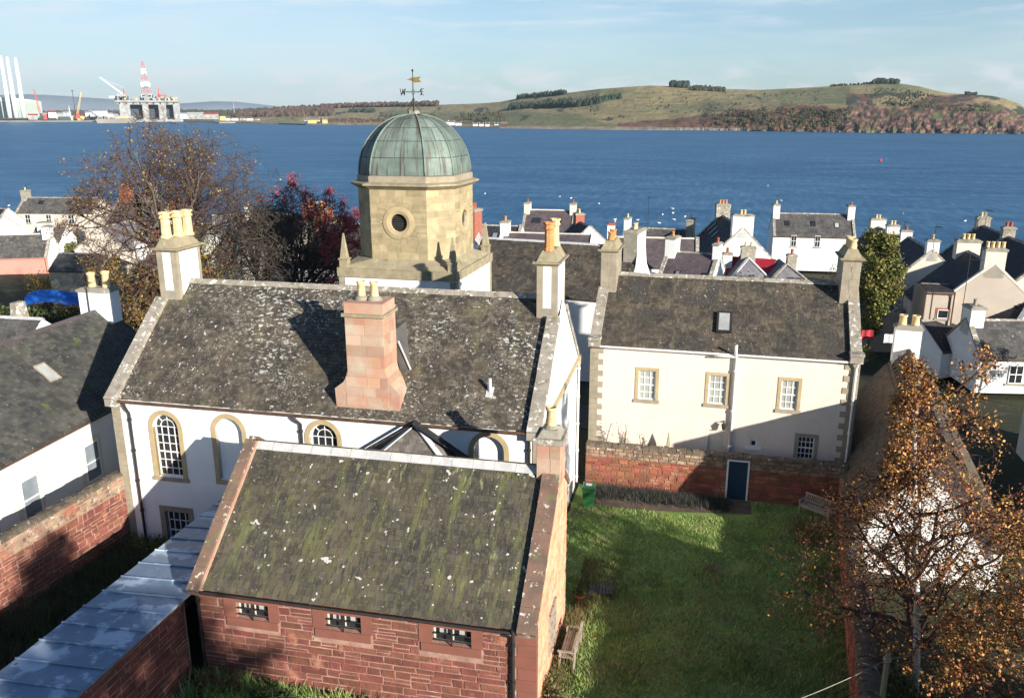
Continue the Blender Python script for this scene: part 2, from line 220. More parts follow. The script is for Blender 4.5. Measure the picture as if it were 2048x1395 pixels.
# ------------------------------------------------ mesh helpers
def tag(o,label=None,cat=None,group=None,kind=None):
    if label:o['label']=label
    if cat:o['category']=cat
    if group:o['group']=group
    if kind:o['kind']=kind
    return o
def empty(name,loc,rz=0,label=None,cat=None,group=None):
    o=bpy.data.objects.new(name,None); COL.objects.link(o); o.location=loc; o.rotation_euler=(0,0,rz); return tag(o,label,cat,group)
def copy_tree(o,parent=None):
    c=o.copy(); COL.objects.link(c); c.parent=parent
    for ch in list(o.children): copy_tree(ch,c)
    return c
V=Vector
class MB:
    def __init__(s): s.v=[];s.f=[];s.uv=None
    def add(s,vs,fs):
        n=len(s.v); s.v.extend([tuple(x) for x in vs]); s.f.extend([tuple(i+n for i in f) for f in fs]); return s
    def quad(s,a,b,c,d): return s.add([a,b,c,d],[(0,1,2,3)])
    def box(s,x0,x1,y0,y1,z0,z1,taper=0):
        t=taper
        return s.add([(x0,y0,z0),(x1,y0,z0),(x1,y1,z0),(x0,y1,z0),(x0+t,y0+t,z1),(x1-t,y0+t,z1),(x1-t,y1-t,z1),(x0+t,y1-t,z1)],[(3,2,1,0),(4,5,6,7),(0,1,5,4),(1,2,6,5),(2,3,7,6),(3,0,4,7)])
    def obox(s,o,u,v,w):   # oriented box from corner o with edge vectors
        o,u,v,w=V(o),V(u),V(v),V(w); p=[o,o+u,o+u+v,o+v]; p+=[q+w for q in p]
        fs=[(3,2,1,0),(4,5,6,7),(0,1,5,4),(1,2,6,5),(2,3,7,6),(3,0,4,7)]
        if u.cross(v).dot(w)<0: fs=[f[::-1] for f in fs]
        return s.add(p,fs)
    def bar(s,a,b,w,h=None,up=(0,0,1)):
        a,b=V(a),V(b); h=h or w; d=(b-a).normalized(); U=V(up)
        if abs(d.dot(U))>.95: U=V((1,0,0))
        x=d.cross(U).normalized(); y=x.cross(d).normalized()
        return s.obox(a-x*w/2-y*h/2,x*w,y*h,b-a)
    def tube(s,pts,rad,k=6,cap=True):
        pts=[V(p) for p in pts]; n=len(s.v); m=len(pts); prev=None
        for i,p in enumerate(pts):
            d=(pts[min(i+1,m-1)]-pts[max(i-1,0)]).normalized()
            if prev is None:
                x=d.cross(V((0,0,1)) if abs(d.z)<.9 else V((1,0,0))).normalized()
            else:
                x=(prev-d*prev.dot(d)); x=x.normalized() if x.length>1e-6 else d.orthogonal().normalized()
            prev=x; y=d.cross(x); r=rad[i] if hasattr(rad,'__len__') else rad
            for j in range(k):
                a=2*math.pi*j/k; q=p+x*(r*math.cos(a))+y*(r*math.sin(a)); s.v.append((q.x,q.y,q.z))
        for i in range(m-1):
            for j in range(k):
                a=n+i*k+j;b=n+i*k+(j+1)%k; s.f.append((a,b,b+k,a+k))
        if cap: s.f.append(tuple(n+j for j in range(k))[::-1]); s.f.append(tuple(n+(m-1)*k+j for j in range(k)))
        return s
    def lathe(s,c,prof,k=12,phase=0):
        n=len(s.v); c=V(c)
        for r,z in prof:
            for j in range(k):
                a=2*math.pi*j/k+phase; s.v.append((c.x+r*math.cos(a),c.y+r*math.sin(a),c.z+z))
        m=len(prof)
        for i in range(m-1):
            for j in range(k):
                a=n+i*k+j;b=n+i*k+(j+1)%k; s.f.append((a,b,b+k,a+k))
        s.f.append(tuple(n+j for j in range(k))[::-1]); s.f.append(tuple(n+(m-1)*k+j for j in range(k)))
        return s
    def frustum(s,x0,x1,y0,y1,z0,X0,X1,Y0,Y1,z1):
        return s.add([(x0,y0,z0),(x1,y0,z0),(x1,y1,z0),(x0,y1,z0),(X0,Y0,z1),(X1,Y0,z1),(X1,Y1,z1),(X0,Y1,z1)],[(3,2,1,0),(4,5,6,7),(0,1,5,4),(1,2,6,5),(2,3,7,6),(3,0,4,7)])
    def wall(s,o,u,outline,holes=(),reveal=.22,n=None):
        """flat wall face in the plane through o spanned by u (horizontal) and z, with holes and reveals; n = outward normal"""
        o,u=V(o),V(u).normalized(); z=V((0,0,1)); n=V(n) if n else u.cross(z)
        P=lambda a,b:o+u*a+z*b
        loops=[[V((a,b,0)) for a,b in outline]]+[[V((a,b,0)) for a,b in h] for h in holes]
        flat=[p for lp in loops for p in lp]; tr=geometry.tessellate_polygon(loops)
        vs=[P(p.x,p.y) for p in flat]; fs=[]
        for t in tr:
            a,b,c=[vs[i] for i in t]; fs.append(t if (b-a).cross(c-a).dot(n)>0 else t[::-1])
        s.add(vs,fs)
        for h in holes:
            m=len(h)
            for i in range(m):
                a,b=P(*h[i]),P(*h[(i+1)%m]); s.quad(a,a-n*reveal,b-n*reveal,b)
        return s
    def build(s,name,mt,parent=None,smooth=False):
        me=bpy.data.meshes.new(name); me.from_pydata(s.v,[],s.f); me.materials.append(MATS[mt]); 
        if smooth: me.shade_smooth()
        o=bpy.data.objects.new(name,me); COL.objects.link(o)
        if parent: o.parent=parent
        return o
def arch(x0,x1,z0,zt,k=12):
    r=(x1-x0)/2; c=(x0+x1)/2; zs=zt-r
    return [(x0,z0),(x1,z0)]+[(c+r*math.cos(math.pi*i/k),zs+r*math.sin(math.pi*i/k)) for i in range(k+1)]
def rect(x0,x1,z0,z1): return [(x0,z0),(x1,z0),(x1,z1),(x0,z1)]
def slates(mb,o,u,v,L,H,course=.2,width=.25,t=.014,inside=None,rnd=random):
    """individual slates laid up a slope: o lower-left corner, u along the eave, v up the slope"""
    o,u,v=V(o),V(u).normalized(),V(v).normalized(); n=u.cross(v)
    if n.z<0:n=-n
    rows=int(round(H/course)); ch=H/rows; vs=mb.v; fs=mb.f; flip=u.cross(v).z<0
    for r in range(rows):
        off=(r%2)*.5+rnd.uniform(-.08,.08); c=int(L/width)+2; x=-width*off
        while x<L:
            w=width*rnd.uniform(.8,1.2); a=max(0,x)+.004; b=min(L,x+w)-.004; x+=w
            if b-a<.03: continue
            if inside and not inside((a+b)/2,(r+.5)*ch): continue
            j=rnd.uniform(-.014,.014); y0=r*ch+j; y1=(r+1)*ch+.03
            h0=t+rnd.uniform(-.004,.009); h1=h0+rnd.uniform(-.006,.006)
            p=[o+u*a+v*y0+n*h0,o+u*b+v*(y0+rnd.uniform(-.012,.012))+n*h1,o+u*b+v*y1+n*.003,o+u*a+v*y1+n*.003,o+u*a+v*y0,o+u*b+v*y0]
            k=len(vs); vs.extend([(q.x,q.y,q.z) for q in p])
            if flip: fs.append((k+3,k+2,k+1,k)); fs.append((k+5,k+4,k,k+1)) 
            else: fs.append((k,k+1,k+2,k+3)); fs.append((k+4,k+5,k+1,k))
    return mb
def stones(mb,o,u,L,z0,z1,n,hmin=.16,hmax=.30,wmin=.25,wmax=.6,joint=.018,proud=.02,holes=(),top=None,rough=.01,rnd=random,rows=None,cham=.014):
    """coursed stones standing proud of a mortar face; holes=[(x0,x1,z0,z1)], top(x)=upper limit"""
    o,u,n=V(o),V(u).normalized(),V(n); zv=V((0,0,1)); z=z0
    while z<z1-.05:
        h=rnd.uniform(hmin,hmax)
        if z+h>z1-.08: h=z1-z
        x=0
        while x<L-.02:
            w=rnd.uniform(wmin,wmax)
            if x+w>L-.12: w=L-x
            segs=[(x,x+w)]
            for (a,b,c,d) in holes:
                if z+h>c+.03 and z<d-.03:
                    ns=[]
                    for (p,q) in segs:
                        if q<=a or p>=b: ns.append((p,q))
                        else:
                            if a-p>.05: ns.append((p,a))
                            if q-b>.05: ns.append((b,q))
                    segs=ns
            for (p,q) in segs:
                hh=h
                if top:
                    tt=min(top(p),top(q))
                    if tt<z+.06: continue
                    hh=min(h,tt-z)
                sub=[(z,z+hh)]
                if rough>.005 and hh>.22 and rnd.random()<.25: k=rnd.uniform(.4,.6); sub=[(z,z+hh*k),(z+hh*k,z+hh)]
                for (c,d) in sub:
                    j=joint/2; a=[(p+j,c+j),(q-j,c+j),(q-j,d-j),(p+j,d-j)]
                    a=[(x_+rnd.uniform(-rough,rough),z_+rnd.uniform(-rough,rough)) for x_,z_ in a]; pr_=proud*rnd.uniform(.6,1.3)
                    cx=sum(i[0] for i in a)/4; cz=sum(i[1] for i in a)/4; m=[]
                    for x_,z_ in a:
                        dx,dz=cx-x_,cz-z_; m.append((x_+math.copysign(min(cham,abs(dx)*.5),dx),z_+math.copysign(min(cham,abs(dz)*.5),dz)))
                    P=[o+u*i[0]+zv*i[1] for i in a]+[o+u*i[0]+zv*i[1]+n*(pr_+rnd.uniform(-rough,rough)*.6) for i in m]
                    fs=[(4,5,6,7),(0,1,5,4),(1,2,6,5),(2,3,7,6),(3,0,4,7)]
                    if u.cross(zv).dot(n)<0: fs=[f[::-1] for f in fs]
                    mb.add(P,fs)
            x+=w
        z+=h
    return mb
X_=V((1,0,0));Y_=V((0,1,0));Z_=V((0,0,1))
def window(par,o,u,n,w,h,nx=3,ny=4,recess=.14,arched=False,sur=None,sw=.17,sill=None,pane='glass_dark',frame='white_paint',bar=.032,name='window',blind=None,proudsur=.03):
    o,u,n=V(o),V(u).normalized(),V(n).normalized(); z=Z_; b=o-n*recess
    m=MB(); t=.055
    def seg(x0,z0,x1,z1,wd,dep=.04):
        A=b+u*x0+z*z0; B=b+u*x1+z*z1; d=(B-A); 
        if d.length<1e-4:return
        s_=d.normalized().cross(n).normalized()*wd; m.obox(A-s_/2,s_,n*dep,d)
    r=w/2; zs=h-r if arched else h
    if arched:
        seg(t/2,0,t/2,zs,t);seg(w-t/2,0,w-t/2,zs,t);seg(0,t/2,w,t/2,t+.03);K=12
        P=[(r-(r-t/2)*math.cos(math.pi*i/K),zs+(r-t/2)*math.sin(math.pi*i/K)) for i in range(K+1)]
        for i in range(K): seg(*P[i],*P[i+1],t)
        P=[(r-(r*.55)*math.cos(math.pi*i/K),zs+(r*.55)*math.sin(math.pi*i/K)) for i in range(K+1)]
        for i in range(K): seg(*P[i],*P[i+1],bar)
        for a in (45,90,135):
            c,s_=math.cos(math.radians(a)),math.sin(math.radians(a)); seg(r+c*r*(.55 if a!=90 else 0),zs+s_*r*(.55 if a!=90 else 0),r+c*r*.97,zs+s_*r*.97,bar)
        for i in range(1,nx):
            x=w*i/nx; seg(x,0,x,zs+(r*.5 if abs(x-r)<.2*w else 0),bar)
    else:
        seg(t/2,0,t/2,h,t);seg(w-t/2,0,w-t/2,h,t);seg(0,t/2,w,t/2,t);seg(0,h-t/2,w,h-t/2,t)
        for i in range(1,nx): seg(w*i/nx,0,w*i/nx,h,bar)
    for i in range(1,ny+(1 if arched else 0)):
        zz=zs*i/ny
        seg(0,zz,w,zz,(.055 if i==ny//2 else bar),(.055 if i==ny//2 else .04))
    wo_=m.build(name,frame,par)
    p=MB(); out=arch(0,w,0,h) if arched else rect(0,w,0,h); p.wall(b+n*.012,u,out,n=n); p.build('pane',pane,wo_)
    if sur:
        q=MB(); d=proudsur
        if arched:
            K=14; inn=[(w,-.0)]+[(r+r*math.cos(math.pi*i/K),zs+r*math.sin(math.pi*i/K)) for i in range(K+1)]+[(0,0)]
            R=r+sw; ou=[(w+sw,0)]+[(r+R*math.cos(math.pi*i/K),zs+R*math.sin(math.pi*i/K)) for i in range(K+1)]+[(-sw,0)]
        else:
            inn=[(w,0),(w,h),(0,h),(0,0)]; ou=[(w+sw,0),(w+sw,h+sw),(-sw,h+sw),(-sw,0)]
        for i in range(len(inn)-1):
            a,b_,c,e=[o+u*k[0]+z*k[1] for k in(inn[i],inn[i+1],ou[i+1],ou[i])]
            q.quad(a+n*d,e+n*d,c+n*d,b_+n*d); q.quad(e,c,c+n*d,e+n*d); q.quad(a+n*d,b_+n*d,b_-n*recess,a-n*recess)
        q.build('surround',sur,wo_)
    if sill:
        q=MB(); q.obox(o-u*(sw+.05)-z*.16-n*(recess),u*(w+2*sw+.1),z*.155,n*(recess+.07)); q.build('sill',sill,wo_)
    return wo_
def pot(par,x,y,z,h=.6,r=.14,mt='pot_yellow',octo=False,crown=False):
    m=MB()
    if octo: pr_=[(r*1.25,0),(r*1.25,h*.07),(r*1.02,h*.12),(r*.95,h*.5),(r*.92,h*.74),(r*1.22,h*.77),(r*1.22,h*.82),(r*1.02,h*.85),(r*1.02,h*.92),(r*1.3,h*.94),(r*1.28,h),(r*.9,h),(r*.85,h*.8)]
    else: pr_=[(r*1.1,0),(r*1.05,h*.1),(r*.92,h*.8),(r*1.08,h*.84),(r*1.14,h*.92),(r*1.12,h),(r*.8,h),(r*.75,h*.8)]
    m.lathe((x,y,z),pr_,8 if octo else 14,math.pi/8); return m.build('chimney_pot',mt,par,smooth=not octo)
def chimney(par,cx,cy,w,d,z0,z1,mt,cap='plain',capm='stone_grey',pots=(),capz=.16,over=.09,name='chimney'):
    m=MB(); m.box(cx-w/2,cx+w/2,cy-d/2,cy+d/2,z0,z1); c=m.build(name,mt,par); k=MB()
    if cap=='plain':
        k.box(cx-w/2-over,cx+w/2+over,cy-d/2-over,cy+d/2+over,z1,z1+capz); zt=z1+capz
        k.frustum(cx-w/2,cx+w/2,cy-d/2,cy+d/2,zt,cx-w/2+.1,cx+w/2-.1,cy-d/2+.1,cy+d/2-.1,zt+.07); zt+=.06
    elif cap=='slope':
        k.frustum(cx-w/2-.02,cx+w/2+.02,cy-d/2-.02,cy+d/2+.02,z1-.06,cx-w/2-over,cx+w/2+over,cy-d/2-over,cy+d/2+over,z1+.04)
        k.box(cx-w/2-over-.03,cx+w/2+over+.03,cy-d/2-over-.03,cy+d/2+over+.03,z1+.04,z1+.11)
        k.frustum(cx-w/2-.02,cx+w/2+.02,cy-d/2-.02,cy+d/2+.02,z1+.11,cx-w*.28,cx+w*.28,cy-d/2+w*.24,cy+d/2-w*.24,z1+.11+capz); zt=z1+.11+capz-.01
    cp=k.build('chimney_cap',capm,c)
    for p in pots:
        dx,dy,h,r,pm=p[:5]; pot(c,cx+dx,cy+dy,zt,h,r,pm,len(p)>5 and p[5])
    return c
def gutter(par,a,b,mt='gutter_brown',r=.06,name='gutter'):
    m=MB(); m.tube([a,b],r,6); return m.build(name,mt,par)
def pipe(par,pts,mt='iron',r=.05,name='drainpipe'):
    m=MB(); m.tube(pts,r,8)
    p0,p1=V(pts[-2]),V(pts[-1]); k=max(1,int((p0-p1).length/1.3))
    for i in range(k+1):
        q=p0.lerp(p1,(i+.2)/(k+.4)); d=(p1-p0).normalized()*.05; m.tube([q-d,q+d],r*1.45,8)
    return m.build(name,mt,par)
def ridge_tiles(par,a,b,slope,mt,w=.16,step=.45,lift=.03):
    """ridge capping from a to b: two sloping flanges made of short pieces"""
    a,b=V(a),V(b); d=(b-a); L=d.length; d.normalize(); s_=d.cross(Z_).normalized(); m=MB(); k=max(1,int(L/step))
    for i in range(k):
        p=a+d*(L*i/k+.006); q=a+d*(L*(i+1)/k-.006); h=lift+random.uniform(-.006,.01)
        for sg in (1,-1):
            o=s_*sg*w-Z_*(w*slope); P=[p+Z_*h,q+Z_*h,q+Z_*h+o,p+Z_*h+o]; 
            if sg<0: P=P[::-1]
            m.add(P+[x-Z_*.04 for x in P],[(3,2,1,0),(0,1,5,4),(1,2,6,5),(2,3,7,6),(3,0,4,7)])
    return m.build('ridge_cap',mt,par)
def skylight(par,o,u,v,w,h,glass='glass_sky',frame='iron',t=.06,proud=.09):
    o,u,v=V(o),V(u).normalized(),V(v).normalized(); n=u.cross(v)
    m=MB()
    for (x0,x1,y0,y1) in((-t,0,-t,h+t),(w,w+t,-t,h+t),(0,w,-t,0),(0,w,h,h+t)): m.obox(o+u*x0+v*y0-n*.05,u*(x1-x0),v*(y1-y0),n*(proud+.05))
    s_=m.build('skylight',frame,par); g=MB(); g.obox(o-n*.04,u*w,v*h,n*(proud+.02)); g.build('pane',glass,s_); return s_
def skew(mb,pts,x0,x1,th=.14,jn=.9):
    """raised gable coping following pts [(y,z)...] between x0 and x1, in separate stones"""
    for i in range(len(pts)-1):
        a,b=V((0,)+pts[i]),V((0,)+pts[i+1]); L=(b-a).length; k=max(1,int(L/jn)); d=(b-a)/k
        n=V((0,-(b-a).z,(b-a).y)).normalized(); n=n if n.z>0 else -n
        for j in range(k):
            p=a+d*j+d*.006; e=random.uniform(-.008,.008)
            mb.obox(V((x0+e,p.y,p.z)),V((x1-x0,0,0)),d*.988,n*(th+e))
def antenna(par,x,y,z,h,mt='iron'):
    m=MB(); m.tube([(x,y,z),(x,y,z+h)],.025,5); m.tube([(x-.1,y,z+h*.95),(x+.9,y+.2,z+h*.95)],.015,4)
    for i in range(7): m.tube([(x+.1+i*.12,y-.22+i*.03,z+h*.95),(x+.1+i*.12,y+.25+i*.03,z+h*.95)],.009,3)
    return m.build('aerial',mt,par)
def cm2(v): return (v-225.5)/CF
def house(name,label,ra,rb,rz=None,hw=3,drop=2.6,zg=-1,ve=None,wall='harl_white',roof='slate_grey',skews='stone_coping',skm=(1,1),ch=(),win=(),sky=(),gable=None,cat='house',group=None,course=.3,width=.34,ant=(),backs=True,ridge='stone_coping',skw=.32,trim=None):
    """house set out from the two ends of its ridge; ve = image row of the front eave, used to find how far away it stands"""
    if rz is None:
        vm=(ra[1]+rb[1])/2; kr,ke=cm2(vm),cm2(ve); De=(kr*hw+drop)/(ke-kr); rz=CH-kr*(De+hw)
    A=atz(ra[0],ra[1],rz); B=atz(rb[0],rb[1],rz); d=(B-A); L=d.length; rzt=math.atan2(d.y,d.x)
    E=empty(name,(A.x,A.y,zg),rzt,label,cat,group); R=rz-zg; e=R-drop; k=drop/hw
    sl=math.hypot(hw,drop); vf=V((0,hw,drop)); vb=V((0,-hw,drop)); s0=.02 if not skews else .0
    w=MB(); h2=R-.06; e2=e-.06
    w.add([(0,-hw,0),(L,-hw,0),(L,-hw,e2),(0,-hw,e2),(0,hw,0),(L,hw,0),(L,hw,e2),(0,hw,e2),(0,0,h2),(L,0,h2)],[(0,1,2,3),(5,4,7,6),(1,5,6,9,2),(4,0,3,8,7),(3,2,9,8),(6,7,8,9)])
    wo_=w.build('wall',wall,E)
    if gable: q=MB(); q.wall((L+.012,-hw,0),Y_,[(0,0),(2*hw,0),(2*hw,e2),(hw,h2),(0,e2)]); q.build('gable_wall',gable,E)
    r=MB(); ov=.10
    slates(r,(0,-hw-ov,e-ov*k),X_,vf,L,sl*(1+ov/hw),course,width)
    if backs: slates(r,(L,hw+ov,e-ov*k),-X_,vb,L,sl*(1+ov/hw),course*1.5,width*2)
    ro=r.build('roof',roof,E)
    ridge_tiles(ro,(0,0,R),(L,0,R),k,ridge,.15,.6)
    if skews:
        for i,(a,b) in enumerate(((-.02,skw),(L-skw,L+.02))):
            if skm[i]: m=MB(); skew(m,[(-hw-.12,e-.12*k-.02),(0,R-.02)],a,b,.15,1.1); skew(m,[(0,R-.02),(hw+.12,e-.12*k-.02)],a,b,.15,1.1); m.build('gable_coping',skews,E)
    g=MB(); g.tube([(0,-hw-.14,e-.12),(L,-hw-.14,e-.12)],.055,5); g.build('gutter','gutter_brown' if trim is None else trim,E)
    hr=random.Random(int(A.x*7+A.y*3))
    q=MB(); q.tube([(L-.25,-hw-.12,e-.12),(L-.25,-hw-.06,e-.4),(L-.25,-hw-.06,.1)],.045,5); q.build('drainpipe','gutter_brown' if hr.random()<.5 else 'iron',E)
    if not ant and L>5 and hr.random()<.55: antenna(E,L*hr.choice((.04,.96)),.2,R-.1,hr.uniform(1.3,2.2))
    for c in ch:
        t,yo,cw,cdp,top,mt,np_,pm=c[:8]; cx=min(max(t*L,cw/2+.0),L-cw/2)
        ps=[]
        for i in range(np_):
            o_=(i-(np_-1)/2)*.34; ps.append(((o_ if cw>cdp else 0),(o_ if cdp>=cw else 0),.42,.12,pm))
        chimney(E,cx,yo,cw,cdp,R-1.0-abs(yo)*k,R+top,mt,'plain',c[8] if len(c)>8 else 'stone_grey',ps,.14,.07)
    for q in win:
        sd_,s_,z_,ww,wh=q[:5]; nx_,ny_=(q[5],q[6]) if len(q)>5 else (2,2)
        o,u,n={'f':((s_,-hw,z_),X_,-Y_),'b':((L-s_,hw,z_),-X_,Y_),'a':((0,-s_,z_),-Y_,-X_),'e':((L,s_,z_),Y_,X_)}[sd_]
        window(E,o,u,n,ww,wh,nx_,ny_,-.03,sur=None if len(q)<8 else q[7],sw=.12,sill='stone_grey',bar=.045)
    for q in sky:
        sd_,s_,f_,ww,wh=q[:5]; gl=q[5] if len(q)>5 else 'glass_dark'
        if sd_=='f': skylight(E,V((s_,-hw,e))+vf*f_,X_,vf,ww,wh,gl)
        else: skylight(E,V((L-s_,hw,e))+vb*f_,-X_,vb,ww,wh,gl)
    for q in ant: antenna(E,q[0]*L,q[1],R-.2,q[2])
    return E,L,R,e
# ------------------------------------------------ trees
def rv(r,s=1): return V((r.gauss(0,s),r.gauss(0,s),r.gauss(0,s)))
def tree(name,label,loc,H,env,trunk='bark_dark',leafm='leaf_orange',nleaf=0,lsize=.07,r0=.18,seed=1,limbs=7,lv=4,bare0=.25,droop=0.0,lean=(0,0),group=None,cat='tree',leaf2=None,fork=None,twig=None,spread=.9,leafbias=None,seglen=None,kids=(6,6,5),thick=1.0,wl=3,cone=False):
    """env=(cx,cy,cz,rx,ry,rz) crown ellipsoid in local metres"""
    r=random.Random(seed); E=empty(name,loc,0,label,cat,group); wood=MB(); tw=MB(); tips=[]; cx,cy,cz,rx,ry,rz=env; C=V((cx,cy,cz))
    def inside(p):
        q=p-C; a=math.atan2(q.y,q.x); wob=1+.13*math.sin(3*a+seed)+.10*math.sin(5*a+q.z*1.1+seed*2)+.07*math.sin(q.z*3+a*2)
        if cone and q.z>0: c_=max(.10,max(0,1-q.z/rz)**1.15); return math.hypot(q.x/rx,q.y/ry)<c_*wob and q.z<rz
        return (q.x/rx)**2+(q.y/ry)**2+(q.z/rz)**2<wob*wob
    def grow(p,d,L,rad,l):
        n=max(2,int(5-l)+1); pts=[p.copy()]; rr=[rad]; q=p.copy(); dd=d.normalized()
        for i in range(n):
            dd=(dd+rv(r,(.13+.05*l) if (l or fork) else .035)+V((0,0,(.06 if l<2 else .02)-droop*(l>=2)*.35))).normalized(); q2=q+dd*(L/n)
            if l>0 and not inside(q2) and i>0: break
            q=q2; pts.append(q.copy()); rr.append(rad*(1-.62*(i+1)/n))
        if len(pts)<2: return
        (wood if l<wl else tw).tube(pts,rr,max(3,7-l*2),cap=False)
        if l>=lv: tips.append((pts,dd)); return
        if l>=lv-1: tips.append((pts,dd))
        k=kids[min(l,len(kids)-1)] if l>0 else limbs
        for j in range(k):
            f=(bare0 if l==0 else .2)+(1-(bare0 if l==0 else .2))*((j+r.random())/k); x=f*(len(pts)-1); i=min(int(x),len(pts)-2); s=pts[i].lerp(pts[i+1],x-i)
            ax=(pts[i+1]-pts[i]).normalized(); o=ax.orthogonal().normalized(); o.rotate(Matrix.Rotation(j*2.4+r.random()*1.2,3,ax)); nd=(ax*r.uniform(.45,.9)+o*spread*r.uniform(.7,1.1)).normalized()
            ln=L*(r.uniform(.5,.78))*(1.15-.45*f) if l>0 else (rx+ry)*.5*r.uniform(.8,1.15)*(1.1-.35*f)
            grow(s,nd,ln,max(rr[i]*(.62 if l==0 else .55),.004*thick),l+1)
    top=V((lean[0],lean[1],H))
    if fork:
        base=V((0,0,0)); k=top*fork; wood.tube([base,base.lerp(k,.5)+rv(r,.05),k],[r0*1.15,r0,r0*.9],8,cap=False)
        for j in range(3):
            a=j*2.1+seed; grow(k,(top*.6+V((math.cos(a),math.sin(a),0))*H*.22),H*(1-fork)*.85,r0*.6,0)
    else:
        grow(V((0,0,0)),top,top.length*.92,r0,0)
    # twigs never thinner than a few mm
    wood.build('trunk',trunk,E,smooth=True)
    if tw.v: tw.build('twigs',twig or trunk,E)
    if nleaf and tips:
        for mt,cnt in ((leafm,nleaf),)+(((leaf2[0],leaf2[1]),) if leaf2 else ()):
            m=MB(); c=0; tries=0
            while c<cnt and tries<cnt*22:
                tries+=1; pts,dd=r.choice(tips); i=r.randrange(len(pts)-1); p=pts[i].lerp(pts[i+1],r.random())+rv(r,lsize*.9)-V((0,0,droop*r.random()*.5))
                if leafbias and not leafbias(p,r): continue
                a=rv(r).normalized(); b=a.orthogonal().normalized(); b.rotate(Matrix.Rotation(r.uniform(0,6.28),3,a)); s=lsize*r.uniform(.6,1.3)
                m.add([p-b*s*.5,p+a.cross(b)*s*.36,p+b*s*.55,p-a.cross(b)*s*.36],[(0,1,2,3)]); c+=1
            m.build('leaves',mt,E)
    return E
def bush(name,label,loc,env,leafm,n=1500,ls=.09,seed=3,leaf2=None,stems=18,cat='bush',group=None,bark='bark_dark'):
    r=random.Random(seed); E=empty(name,loc,0,label,cat,group); rx,ry,rz=env; w=MB(); m=MB(); m2=MB()
    cl=[]
    for i in range(stems):
        a=r.uniform(0,6.28); q=V((math.cos(a)*rx*r.uniform(.2,.9),math.sin(a)*ry*r.uniform(.2,.9),rz*r.uniform(.5,1.6))); cl.append(q); w.tube([(q.x*.1,q.y*.1,0),tuple(q*.5+rv(r,.05)),tuple(q)],[.03,.02,.008],3,cap=False)
    for i in range(n):
        q=r.choice(cl); t=r.random()**.6; d=rv(r).normalized()*min(rx,rz)*.42*(r.random()**.4)
        p=V((q.x,q.y,q.z*(.55+.45*t)))+d
        if p.z<.02: p.z=abs(p.z)*.5+.03
        a=rv(r).normalized(); b=a.orthogonal().normalized(); s=ls*r.uniform(.6,1.3); (m2 if leaf2 and r.random()<leaf2[1] else m).add([p-b*s*.5,p+a.cross(b)*s*.36,p+b*s*.55,p-a.cross(b)*s*.36],[(0,1,2,3)])
    w.build('stems',bark,E); m.build('leaves',leafm,E)
    if m2.v: m2.build('leaves',leaf2[0],E)
    return E
def blades(name,mt,pts,h=.09,w=.02,seed=1,parent=None,lean=.5):
    r=random.Random(seed); m=MB()
    for x,y,z,hh in pts:
        a=r.uniform(0,6.28); dx,dy=math.cos(a)*w/2,math.sin(a)*w/2; L=h*hh*r.uniform(.6,1.3); b=r.uniform(0,6.28); k=L*lean*r.random(); m.add([(x-dx,y-dy,z),(x+dx,y+dy,z),(x+math.cos(b)*k,y+math.sin(b)*k,z+L)],[(0,1,2)])
    return m.build(name,mt,parent)
R_=math.radians
class Fr:
    def __init__(s,x,y,deg,z=0): s.o=V((x,y,z)); s.a=R_(deg); s.u=V((math.cos(s.a),math.sin(s.a),0)); s.w=V((-math.sin(s.a),math.cos(s.a),0))
    def front(s,u,v,yl=0):   # image point on the plane y_local = yl -> local x, z
        d=ray(u,v); t=((s.o+s.w*yl)-V((0,0,CH))).dot(s.w)/d.dot(s.w); p=V((0,0,CH))+d*t; return (p-s.o).dot(s.u),p.z-s.o.z
    def side(s,u,v,xl=0):    # image point on the plane x_local = xl -> local y, z
        d=ray(u,v); t=((s.o+s.u*xl)-V((0,0,CH))).dot(s.u)/d.dot(s.u); p=V((0,0,CH))+d*t; return (p-s.o).dot(s.w),p.z-s.o.z
# ================================================= ground and water
def gz(x,y):
    if y<46: z=0
    elif y<130: z=-.042*(y-46)
    else: z=-3.53-.12*(y-130)
    return max(z,-8)
def mk_ground():
    m=MB(); xs=[-260,-200,-150,-120,-100]+list(range(-80,81,5))+[100,130,170,220]; ys=[-120,-60,-30,-10]+list(range(0,176,4))+[190]
    for y in ys:
        for x in xs: m.v.append((x,y,gz(x,y)-.02+.12*noise.noise(V((x*.11,y*.11,0)))*(1 if y>45 else 0)))
    n=len(xs)
    for j in range(len(ys)-1):
        for i in range(n-1): a=j*n+i; m.f.append((a,a+1,a+n+1,a+n))
    tag(m.build('ground','earth',smooth=True),kind='structure')
mk_ground()
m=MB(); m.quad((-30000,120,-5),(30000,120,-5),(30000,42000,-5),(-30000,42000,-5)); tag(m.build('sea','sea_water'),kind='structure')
# lawn sheet
def wallx(y): # inner face of the right garden wall
    P=[(37.6,6.45),(30,5.72),(25,5.27),(21,4.85),(12,4.1),(4,3.6)]
    for (y0,x0),(y1,x1) in zip(P,P[1:]):
        if y<=y0 and y>=y1: return x0+(x1-x0)*(y0-y)/(y0-y1)
    return P[0][1] if y>P[0][0] else P[-1][1]
m=MB(); m.add([(-4.2,8,.02),(wallx(8),8,.02),(wallx(25),25,.02),(wallx(37.6),37.6,.02),(-5.6,37.6,.02),(-5.6,26.8,.02),(-4.3,26.6,.02)],[(0,1,2,3,4,5,6)]); tag(m.build('lawn','lawn'),kind='structure')
m=MB(); m.add([(-4.9,35.3,.045),(-.9,35.6,.045),(2.6,36.2,.045),(2.6,37.5,.045),(-5.2,37.5,.045)],[(0,1,2,3,4)]); tag(m.build('garden_path','path_earth'),kind='structure')
m=MB(); m.box(-60,8,45.2,49.2,-.3,.03); tag(m.build('street','asphalt'),kind='structure')
